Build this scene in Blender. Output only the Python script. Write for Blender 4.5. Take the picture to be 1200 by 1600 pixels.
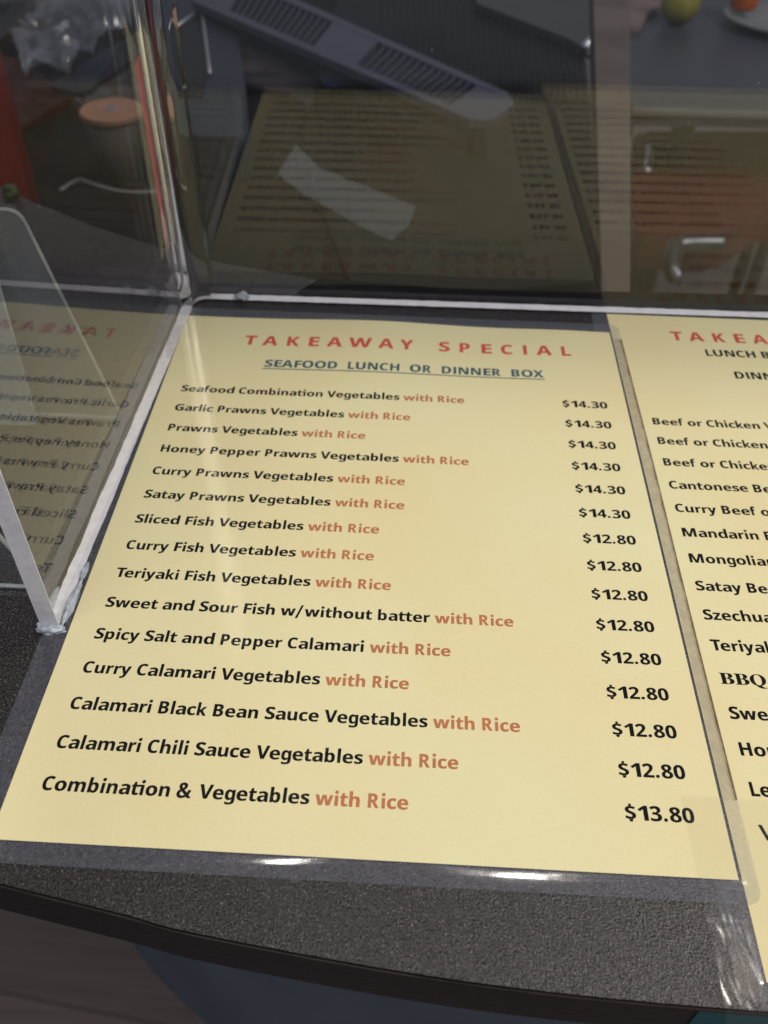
import bpy, bmesh, math, random
from mathutils import Vector, Matrix, noise

for o in list(bpy.data.objects):
    bpy.data.objects.remove(o)
SC = bpy.context.scene
COL = SC.collection
MM = 0.001                       # everything below is written in millimetres

# ------------------------------------------------------------------ camera
CX, CY, CZ = 112.97, -111.51, 245.34
FPX = 1400.18
AX = Vector((0.99868, 0.04579, -0.02338))      # camera right, in the world
AY = Vector((0.04871, -0.69723, 0.71519))      # camera up points along +y of the picture reversed
AZ = Vector((0.01645, -0.71538, -0.69854))
ROW0 = Vector((0.99868, 0.04871, 0.01645))
ROW1 = Vector((0.04579, -0.69723, -0.71538))
ROW2 = Vector((-0.02338, 0.71519, -0.69854))
cam_data = bpy.data.cameras.new('camera')
cam = bpy.data.objects.new('camera', cam_data)
COL.objects.link(cam)
m3 = Matrix((ROW0, -ROW1, -ROW2)).transposed()
cam.matrix_world = Matrix.Translation(Vector((CX, CY, CZ)) * MM) @ m3.to_4x4()
cam_data.sensor_fit = 'VERTICAL'
cam_data.sensor_height = 36.0
cam_data.lens = FPX / 1600 * 36
cam_data.clip_start = 0.01
cam_data.clip_end = 60
cam_data.dof.use_dof = True
cam_data.dof.focus_distance = 0.295
cam_data.dof.aperture_fstop = 15.0
SC.camera = cam

# ------------------------------------------------------------------ light
SC.view_settings.view_transform = 'Standard'
SC.view_settings.look = 'None'
SC.view_settings.gamma = 1
SC.view_settings.use_curve_mapping = False
SC.view_settings.exposure = 0.03
world = bpy.data.worlds.new('World')
SC.world = world
world.use_nodes = True
bg = world.node_tree.nodes['Background']
bg.inputs[0].default_value = (0.90, 0.95, 1.06, 1)
bg.inputs[1].default_value = 0.20


def lamp(name, loc, aim, size, watts, colour):
    d = bpy.data.lights.new(name, 'AREA')
    d.shape = 'RECTANGLE'
    d.size, d.size_y = size
    d.energy = watts
    d.color = colour
    o = bpy.data.objects.new(name, d)
    COL.objects.link(o)
    o.location = loc
    o.rotation_euler = (Vector(aim) - Vector(loc)).to_track_quat('-Z', 'Y').to_euler()
    return o


lamp('ceiling_lamp', (0.36, 0.39, 1.62), (0.12, 0.0, 0), (0.10, 0.13), 4.6, (1.0, 0.92, 0.82))
lamp('ceiling_lamp', (-0.10, 0.39, 1.62), (0.0, 0.0, 0), (0.08, 0.08), 1.6, (1.0, 0.95, 0.88))
lamp('ceiling_spot', (0.87, 0.60, 1.75), (0.15, 0.1, 0), (0.05, 0.05), 0.04, (1.0, 0.70, 0.42))
lamp('soft_fill', (-0.45, -0.95, 1.90), (0.1, 0.15, 0), (1.2, 1.2), 14.0, (0.97, 0.98, 1.0))  # added soft fill from behind the viewer, out of the film's mirror
lamp('soft_fill', (1.75, 0.35, 1.75), (0.15, 0.2, 0), (1.1, 1.1), 39.0, (1.0, 0.925, 0.83))  # added warm fill from the right, brightens the far end of the menus

SC.render.engine = 'CYCLES'
SC.cycles.max_bounces = 12
SC.cycles.transparent_max_bounces = 40
SC.cycles.glossy_bounces = 6
SC.cycles.transmission_bounces = 10
SC.cycles.caustics_reflective = False
SC.cycles.caustics_refractive = False
SC.cycles.use_denoising = True
SC.cycles.denoiser = 'OPENIMAGEDENOISE'
SC.cycles.denoising_input_passes = 'RGB_ALBEDO_NORMAL'
SC.cycles.denoising_prefilter = 'ACCURATE'


# ------------------------------------------------------------------ helpers
def ray(px, py):
    u, v = (px - 600) / FPX, (py - 800) / FPX
    return ROW0 * u + ROW1 * v + ROW2


def at(px, py, z=0.0):
    """where the sight line through a photograph pixel meets the level z (mm)"""
    d = ray(px, py)
    s = (z - CZ) / d.z
    return Vector((CX + s * d.x, CY + s * d.y, z))


def mesh_obj(name, verts, faces, mat, parent=None, scale=MM, smooth=False, fmat=None):
    me = bpy.data.meshes.new(name)
    me.from_pydata([tuple(Vector(v) * scale) for v in verts], [], faces)
    for m in (mat if isinstance(mat, (list, tuple)) else [mat]):
        me.materials.append(m)
    if fmat:
        for p, i in zip(me.polygons, fmat):
            p.material_index = i
    if smooth:
        for p in me.polygons:
            p.use_smooth = True
    me.update()
    o = bpy.data.objects.new(name, me)
    COL.objects.link(o)
    if parent:
        o.parent = parent
    return o


def bm_obj(name, bm, mat, parent=None, smooth=False):
    for v in bm.verts:
        v.co *= MM
    bmesh.ops.recalc_face_normals(bm, faces=bm.faces)
    me = bpy.data.meshes.new(name)
    bm.to_mesh(me)
    bm.free()
    for m in (mat if isinstance(mat, (list, tuple)) else [mat]):
        me.materials.append(m)
    if smooth:
        for p in me.polygons:
            p.use_smooth = True
    o = bpy.data.objects.new(name, me)
    COL.objects.link(o)
    if parent:
        o.parent = parent
    return o


def add_prism(bm, pts, z0, z1, bevel=0.0):
    """closed outline (x, y) between two levels"""
    b = [bm.verts.new((p[0], p[1], z0)) for p in pts]
    t = [bm.verts.new((p[0], p[1], z1)) for p in pts]
    n = len(pts)
    top = bm.faces.new(t)
    bot = bm.faces.new(list(reversed(b)))
    for i in range(n):
        bm.faces.new((b[i], b[(i + 1) % n], t[(i + 1) % n], t[i]))
    if bevel:
        e = [ed for ed in top.edges] + [ed for ed in bot.edges]
        bmesh.ops.bevel(bm, geom=e, offset=bevel, segments=2, affect='EDGES', profile=0.5)


def add_tube(bm, path, r, seg=10):
    rings = []
    n = len(path)
    for i, p in enumerate(path):
        p = Vector(p)
        d = (Vector(path[min(i + 1, n - 1)]) - Vector(path[max(i - 1, 0)])).normalized()
        a = d.cross(Vector((0, 0, 1)))
        if a.length < 1e-3:
            a = Vector((1, 0, 0))
        a.normalize()
        b = d.cross(a)
        rings.append([bm.verts.new(p + r * (math.cos(t * 2 * math.pi / seg) * a + math.sin(t * 2 * math.pi / seg) * b))
                      for t in range(seg)])
    for i in range(n - 1):
        for j in range(seg):
            bm.faces.new((rings[i][j], rings[i][(j + 1) % seg], rings[i + 1][(j + 1) % seg], rings[i + 1][j]))
    bm.faces.new(rings[0])
    bm.faces.new(list(reversed(rings[-1])))


def add_lathe(bm, cx, cy, prof, seg=48):
    """prof: list of (radius, z); closed at both ends"""
    rings = []
    for r, z in prof:
        rings.append([bm.verts.new((cx + r * math.cos(t * 2 * math.pi / seg), cy + r * math.sin(t * 2 * math.pi / seg), z))
                      for t in range(seg)])
    for i in range(len(prof) - 1):
        for j in range(seg):
            bm.faces.new((rings[i][j], rings[i][(j + 1) % seg], rings[i + 1][(j + 1) % seg], rings[i + 1][j]))
    bm.faces.new(rings[0])
    bm.faces.new(list(reversed(rings[-1])))


def smooth_path(pts, k=8):
    pts = [Vector(p) for p in pts]
    out = []
    for i in range(len(pts) - 1):
        p0 = pts[max(i - 1, 0)]
        p1, p2 = pts[i], pts[i + 1]
        p3 = pts[min(i + 2, len(pts) - 1)]
        for j in range(k):
            t = j / k
            out.append(0.5 * ((2 * p1) + (p2 - p0) * t + (2 * p0 - 5 * p1 + 4 * p2 - p3) * t * t
                              + (3 * p1 - p0 - 3 * p2 + p3) * t ** 3))
    out.append(pts[-1])
    return out


def round_corners(pts, r, k=5):
    out = []
    n = len(pts)
    for i in range(n):
        a, b, c = Vector(pts[i - 1][:2]), Vector(pts[i][:2]), Vector(pts[(i + 1) % n][:2])
        rr = min(r, (a - b).length * .45, (c - b).length * .45)
        p, q = b + (a - b).normalized() * rr, b + (c - b).normalized() * rr
        for j in range(k + 1):
            t = j / k
            out.append(p * (1 - t) ** 2 + b * 2 * t * (1 - t) + q * t * t)
    return out


def thing(name, label, cat, loc=(0, 0, 0), group=None):
    o = bpy.data.objects.new(name, None)
    COL.objects.link(o)
    o.empty_display_size = 0.02
    o['label'] = label
    o['category'] = cat
    if group:
        o['group'] = group
    return o


def tag(o, label, cat, group=None):
    o['label'] = label
    o['category'] = cat
    if group:
        o['group'] = group
    return o


# ------------------------------------------------------------------ materials
def new_mat(name):
    m = bpy.data.materials.new(name)
    m.use_nodes = True
    nt = m.node_tree
    return m, nt, nt.nodes['Principled BSDF'], nt.nodes['Material Output']


def rough_mat(name, col, rough=.5, var=.0, var_scale=40, bump=.0, bump_scale=300, metal=0.0, spec=.14, detail=3):
    """plain material with its own small tone variation and grain"""
    m, nt, p, out = new_mat(name)
    tc = nt.nodes.new('ShaderNodeTexCoord')
    p.inputs['Roughness'].default_value = rough
    p.inputs['Metallic'].default_value = metal
    p.inputs['Specular IOR Level'].default_value = spec
    n = nt.nodes.new('ShaderNodeTexNoise')
    n.inputs['Scale'].default_value = var_scale
    n.inputs['Detail'].default_value = detail
    nt.links.new(tc.outputs['Object'], n.inputs['Vector'])
    r = nt.nodes.new('ShaderNodeValToRGB')
    r.color_ramp.elements[0].position = .3
    r.color_ramp.elements[1].position = .7
    r.color_ramp.elements[0].color = tuple(c * (1 - var) for c in col) + (1,)
    r.color_ramp.elements[1].color = tuple(min(1, c * (1 + var)) for c in col) + (1,)
    nt.links.new(n.outputs['Fac'], r.inputs['Fac'])
    nt.links.new(r.outputs['Color'], p.inputs['Base Color'])
    if bump:
        n2 = nt.nodes.new('ShaderNodeTexNoise')
        n2.inputs['Scale'].default_value = bump_scale
        n2.inputs['Detail'].default_value = 4
        nt.links.new(tc.outputs['Object'], n2.inputs['Vector'])
        b = nt.nodes.new('ShaderNodeBump')
        b.inputs['Strength'].default_value = bump
        b.inputs['Distance'].default_value = .0005
        nt.links.new(n2.outputs['Fac'], b.inputs['Height'])
        nt.links.new(b.outputs['Normal'], p.inputs['Normal'])
    return m


def clear_mat(name, f0=.04, rough=.0, tint=(1, 1, 1), haze=0.0, haze_col=(.5, .5, .5), bump=0.0, bump_scale=200,
              bump_dist=.0003, stretch=(1, 1, 1), specks=0.0, haze_var=0.0, haze_scale=60):
    """clear plastic: mirror share by Schlick's law, the rest passes straight through; haze is a film of dull plastic"""
    m, nt, p, out = new_mat(name)
    nt.nodes.remove(p)
    L = nt.links.new
    g = nt.nodes.new('ShaderNodeNewGeometry')
    tc = nt.nodes.new('ShaderNodeTexCoord')
    dot = nt.nodes.new('ShaderNodeVectorMath')
    dot.operation = 'DOT_PRODUCT'
    L(g.outputs['Incoming'], dot.inputs[0])
    L(g.outputs['Normal'], dot.inputs[1])

    def mth(op, a, b=None):
        n = nt.nodes.new('ShaderNodeMath')
        n.operation = op
        n.use_clamp = op in ('MULTIPLY_ADD',)
        for i, v in enumerate((a, b)):
            if v is None:
                continue
            if isinstance(v, (int, float)):
                n.inputs[i].default_value = v
            else:
                L(v, n.inputs[i])
        return n.outputs[0]
    c = mth('ABSOLUTE', dot.outputs['Value'])
    k = mth('POWER', mth('SUBTRACT', 1.0, c), 5.0)
    fac = mth('ADD', mth('MULTIPLY', k, 1 - f0), f0)
    gl = nt.nodes.new('ShaderNodeBsdfGlossy')
    gl.inputs['Roughness'].default_value = rough
    gl.inputs['Color'].default_value = (1, 1, 1, 1)
    tr = nt.nodes.new('ShaderNodeBsdfTransparent')
    tr.inputs['Color'].default_value = tuple(tint) + (1,)
    if bump:
        mp = nt.nodes.new('ShaderNodeMapping')
        mp.inputs['Scale'].default_value = stretch
        L(tc.outputs['Object'], mp.inputs['Vector'])
        n2 = nt.nodes.new('ShaderNodeTexNoise')
        n2.inputs['Scale'].default_value = bump_scale
        n2.inputs['Detail'].default_value = 3
        L(mp.outputs['Vector'], n2.inputs['Vector'])
        b = nt.nodes.new('ShaderNodeBump')
        b.inputs['Strength'].default_value = bump
        b.inputs['Distance'].default_value = bump_dist
        L(n2.outputs['Fac'], b.inputs['Height'])
        L(b.outputs['Normal'], gl.inputs['Normal'])
    mix = nt.nodes.new('ShaderNodeMixShader')
    L(fac, mix.inputs[0])
    L(tr.outputs[0], mix.inputs[1])
    L(gl.outputs[0], mix.inputs[2])
    last = mix.outputs[0]
    if haze or specks:
        df = nt.nodes.new('ShaderNodeBsdfDiffuse')
        df.inputs['Color'].default_value = tuple(haze_col) + (1,)
        m2 = nt.nodes.new('ShaderNodeMixShader')
        m2.inputs[0].default_value = haze
        f = None
        if haze_var:
            n3 = nt.nodes.new('ShaderNodeTexNoise')
            n3.inputs['Scale'].default_value = haze_scale
            n3.inputs['Detail'].default_value = 5
            L(tc.outputs['Object'], n3.inputs['Vector'])
            f = mth('MULTIPLY', mth('POWER', n3.outputs['Fac'], 2.0), haze * 4 * haze_var)
            f = mth('ADD', f, haze * (1 - haze_var))
        if specks:
            v = nt.nodes.new('ShaderNodeTexVoronoi')
            v.inputs['Scale'].default_value = 130
            L(tc.outputs['Object'], v.inputs['Vector'])
            sp = mth('LESS_THAN', v.outputs['Distance'], .055)
            wn = nt.nodes.new('ShaderNodeSeparateColor')
            L(v.outputs['Color'], wn.inputs[0])
            sp = mth('MULTIPLY', sp, mth('GREATER_THAN', wn.outputs[0], .93))
            sp = mth('MULTIPLY', sp, specks)
            f = mth('ADD', f if f is not None else haze, sp)
        if f is not None:
            L(f, m2.inputs[0])
        L(last, m2.inputs[1])
        L(df.outputs[0], m2.inputs[2])
        last = m2.outputs[0]
    L(last, out.inputs['Surface'])
    return m


def counter_mat():
    m, nt, p, out = new_mat('black_pebbled_laminate')
    L = nt.links.new
    tc = nt.nodes.new('ShaderNodeTexCoord')
    v = nt.nodes.new('ShaderNodeTexVoronoi')
    v.inputs['Scale'].default_value = 1900
    L(tc.outputs['Object'], v.inputs['Vector'])
    n = nt.nodes.new('ShaderNodeTexNoise')
    n.inputs['Scale'].default_value = 1700
    n.inputs['Detail'].default_value = 3
    L(tc.outputs['Object'], n.inputs['Vector'])
    add = nt.nodes.new('ShaderNodeMath')
    add.operation = 'ADD'
    L(v.outputs['Distance'], add.inputs[0])
    L(n.outputs['Fac'], add.inputs[1])
    b = nt.nodes.new('ShaderNodeBump')
    b.inputs['Strength'].default_value = .6
    b.inputs['Distance'].default_value = .00022
    L(add.outputs[0], b.inputs['Height'])
    L(b.outputs['Normal'], p.inputs['Normal'])
    n2 = nt.nodes.new('ShaderNodeTexNoise')
    n2.inputs['Scale'].default_value = 1500
    n2.inputs['Detail'].default_value = 2
    L(tc.outputs['Object'], n2.inputs['Vector'])
    r = nt.nodes.new('ShaderNodeValToRGB')
    r.color_ramp.elements[0].position = .42
    r.color_ramp.elements[0].color = (.0055, .0045, .005, 1)
    r.color_ramp.elements[1].position = .72
    r.color_ramp.elements[1].color = (.046, .038, .039, 1)
    L(n2.outputs['Fac'], r.inputs['Fac'])
    v2 = nt.nodes.new('ShaderNodeTexVoronoi')  # pale flecks in the base colour, painted in for lamp sparkle
    v2.inputs['Scale'].default_value = 1350
    L(tc.outputs['Object'], v2.inputs['Vector'])
    sc_ = nt.nodes.new('ShaderNodeSeparateColor')
    L(v2.outputs['Color'], sc_.inputs[0])
    fr = nt.nodes.new('ShaderNodeValToRGB')
    fr.color_ramp.elements[0].position = .10
    fr.color_ramp.elements[0].color = (1, 1, 1, 1)
    fr.color_ramp.elements[1].position = .36
    fr.color_ramp.elements[1].color = (0, 0, 0, 1)
    L(v2.outputs['Distance'], fr.inputs['Fac'])
    pw = nt.nodes.new('ShaderNodeMath')
    pw.operation = 'POWER'
    pw.inputs[1].default_value = 3.5
    L(sc_.outputs[0], pw.inputs[0])
    ml = nt.nodes.new('ShaderNodeMath')
    ml.operation = 'MULTIPLY'
    L(fr.outputs['Color'], ml.inputs[0])
    L(pw.outputs[0], ml.inputs[1])
    mx = nt.nodes.new('ShaderNodeMix')
    mx.data_type = 'RGBA'
    L(ml.outputs[0], mx.inputs[0])
    L(r.outputs['Color'], mx.inputs[6])
    mx.inputs[7].default_value = (.22, .19, .175, 1)
    L(mx.outputs[2], p.inputs['Base Color'])
    p.inputs['Roughness'].default_value = .26
    p.inputs['Specular IOR Level'].default_value = .42
    return m


def plank_mat():
    m, nt, p, out = new_mat('brown_plank_floor')
    L = nt.links.new
    tc = nt.nodes.new('ShaderNodeTexCoord')
    mp = nt.nodes.new('ShaderNodeMapping')
    mp.inputs['Rotation'].default_value = (0, 0, math.radians(7))
    L(tc.outputs['Object'], mp.inputs['Vector'])
    br = nt.nodes.new('ShaderNodeTexBrick')
    br.inputs['Scale'].default_value = 1
    br.inputs['Brick Width'].default_value = 1.1
    br.inputs['Row Height'].default_value = .11
    br.inputs['Mortar Size'].default_value = .003
    br.inputs['Color1'].default_value = (.22, .17, .155, 1)
    br.inputs['Color2'].default_value = (.16, .125, .12, 1)
    br.inputs['Mortar'].default_value = (.13, .10, .095, 1)
    L(mp.outputs['Vector'], br.inputs['Vector'])
    mp2 = nt.nodes.new('ShaderNodeMapping')
    mp2.inputs['Rotation'].default_value = (0, 0, math.radians(7))
    mp2.inputs['Scale'].default_value = (3, 60, 1)
    L(tc.outputs['Object'], mp2.inputs['Vector'])
    n = nt.nodes.new('ShaderNodeTexNoise')
    n.inputs['Scale'].default_value = 1
    n.inputs['Detail'].default_value = 5
    L(mp2.outputs['Vector'], n.inputs['Vector'])
    mx = nt.nodes.new('ShaderNodeMix')
    mx.data_type = 'RGBA'
    mx.blend_type = 'MULTIPLY'
    mx.inputs[0].default_value = .7
    L(br.outputs['Color'], mx.inputs[6])
    rr = nt.nodes.new('ShaderNodeValToRGB')
    rr.color_ramp.elements[0].color = (.45, .42, .42, 1)
    rr.color_ramp.elements[1].color = (1.3, 1.25, 1.2, 1)
    L(n.outputs['Fac'], rr.inputs['Fac'])
    L(rr.outputs['Color'], mx.inputs[7])
    L(mx.outputs[2], p.inputs['Base Color'])
    p.inputs['Roughness'].default_value = .45
    return m


def paper_mat(name, col):
    m, nt, p, out = new_mat(name)
    L = nt.links.new
    tc = nt.nodes.new('ShaderNodeTexCoord')
    n = nt.nodes.new('ShaderNodeTexNoise')
    n.inputs['Scale'].default_value = 11
    n.inputs['Detail'].default_value = 6
    L(tc.outputs['Object'], n.inputs['Vector'])
    r = nt.nodes.new('ShaderNodeValToRGB')
    r.color_ramp.elements[0].position = .3
    r.color_ramp.elements[1].position = .72
    r.color_ramp.elements[0].color = (col[0] * .985, col[1] * .94, col[2] * .90, 1)
    r.color_ramp.elements[1].color = (col[0] * .99, col[1] * 1.03, col[2] * 1.08, 1)
    L(n.outputs['Fac'], r.inputs['Fac'])
    n2 = nt.nodes.new('ShaderNodeTexNoise')
    n2.inputs['Scale'].default_value = 1400
    n2.inputs['Detail'].default_value = 2
    L(tc.outputs['Object'], n2.inputs['Vector'])
    mx = nt.nodes.new('ShaderNodeMix')
    mx.data_type = 'RGBA'
    mx.blend_type = 'MULTIPLY'
    mx.inputs[0].default_value = .10
    L(r.outputs['Color'], mx.inputs[6])
    L(n2.outputs['Fac'], mx.inputs[7])
    L(mx.outputs[2], p.inputs['Base Color'])
    p.inputs['Roughness'].default_value = .75
    p.inputs['Specular IOR Level'].default_value = .2
    return m


PAPER = (.80, .72, .415)
M_counter = counter_mat()
M_edge = rough_mat('dark_counter_edging', (.010, .009, .012), .35, .2, 200, .25, 900)
M_lip = rough_mat('worn_edge_lip', (.03, .022, .018), .4, .5, 60, .3, 500)
M_base = rough_mat('blue_grey_cabinet', (0.1080, 0.1296, 0.1692), .55, .12, 6, .1, 200)
M_floor = plank_mat()
M_paper = paper_mat('yellow_paper', PAPER)
M_black = rough_mat('black_ink', (.004, .0038, .0042), .6, .1, 50, spec=.03)
M_orange = rough_mat('orange_ink', (.46, .165, .068), .6, .06, 50)
M_red = rough_mat('red_ink', (.60, .085, .055), .6, .06, 50)
M_teal = rough_mat('teal_ink', (.035, .105, .125), .6, .06, 50)
M_film = clear_mat('laminating_film', .026, .11, (1, 1, 1), .0012, (.8, .8, .8), .03, 40, .0004, specks=.16, haze_var=.9, haze_scale=25)
M_margin = clear_mat('film_margin', .05, .10, (.97, .97, .98), .10, (.36, .385, .48), .10, 90, .0005, haze_var=.6,
                     haze_scale=700)
M_acrylic = clear_mat('clear_acrylic', .039, .004, (.975, .98, .98), .0012, (.8, .8, .8), specks=.25)
M_frost = rough_mat('sawn_acrylic_edge', (.84, .82, .88), .45, .08, 300, .3, 700)
M_putty = rough_mat('clear_silicone', (.42, .46, .52), .25, .25, 400, .6, 600, spec=.6)


def glass_mat(name, col=(1, 1, 1), rough=0.0, ior=1.49):
    m, nt, p, out = new_mat(name)
    nt.nodes.remove(p)
    g = nt.nodes.new('ShaderNodeBsdfGlass')
    g.inputs['Color'].default_value = tuple(col) + (1,)
    g.inputs['Roughness'].default_value = rough
    g.inputs['IOR'].default_value = ior
    n = nt.nodes.new('ShaderNodeTexNoise')
    n.inputs['Scale'].default_value = 30
    tc = nt.nodes.new('ShaderNodeTexCoord')
    nt.links.new(tc.outputs['Object'], n.inputs['Vector'])
    b = nt.nodes.new('ShaderNodeBump')
    b.inputs['Strength'].default_value = .08
    b.inputs['Distance'].default_value = .002
    nt.links.new(n.outputs['Fac'], b.inputs['Height'])
    nt.links.new(b.outputs['Normal'], g.inputs['Normal'])
    nt.links.new(g.outputs[0], out.inputs['Surface'])
    return m


M_bend = glass_mat('bent_acrylic', (.97, .98, .97))

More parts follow.
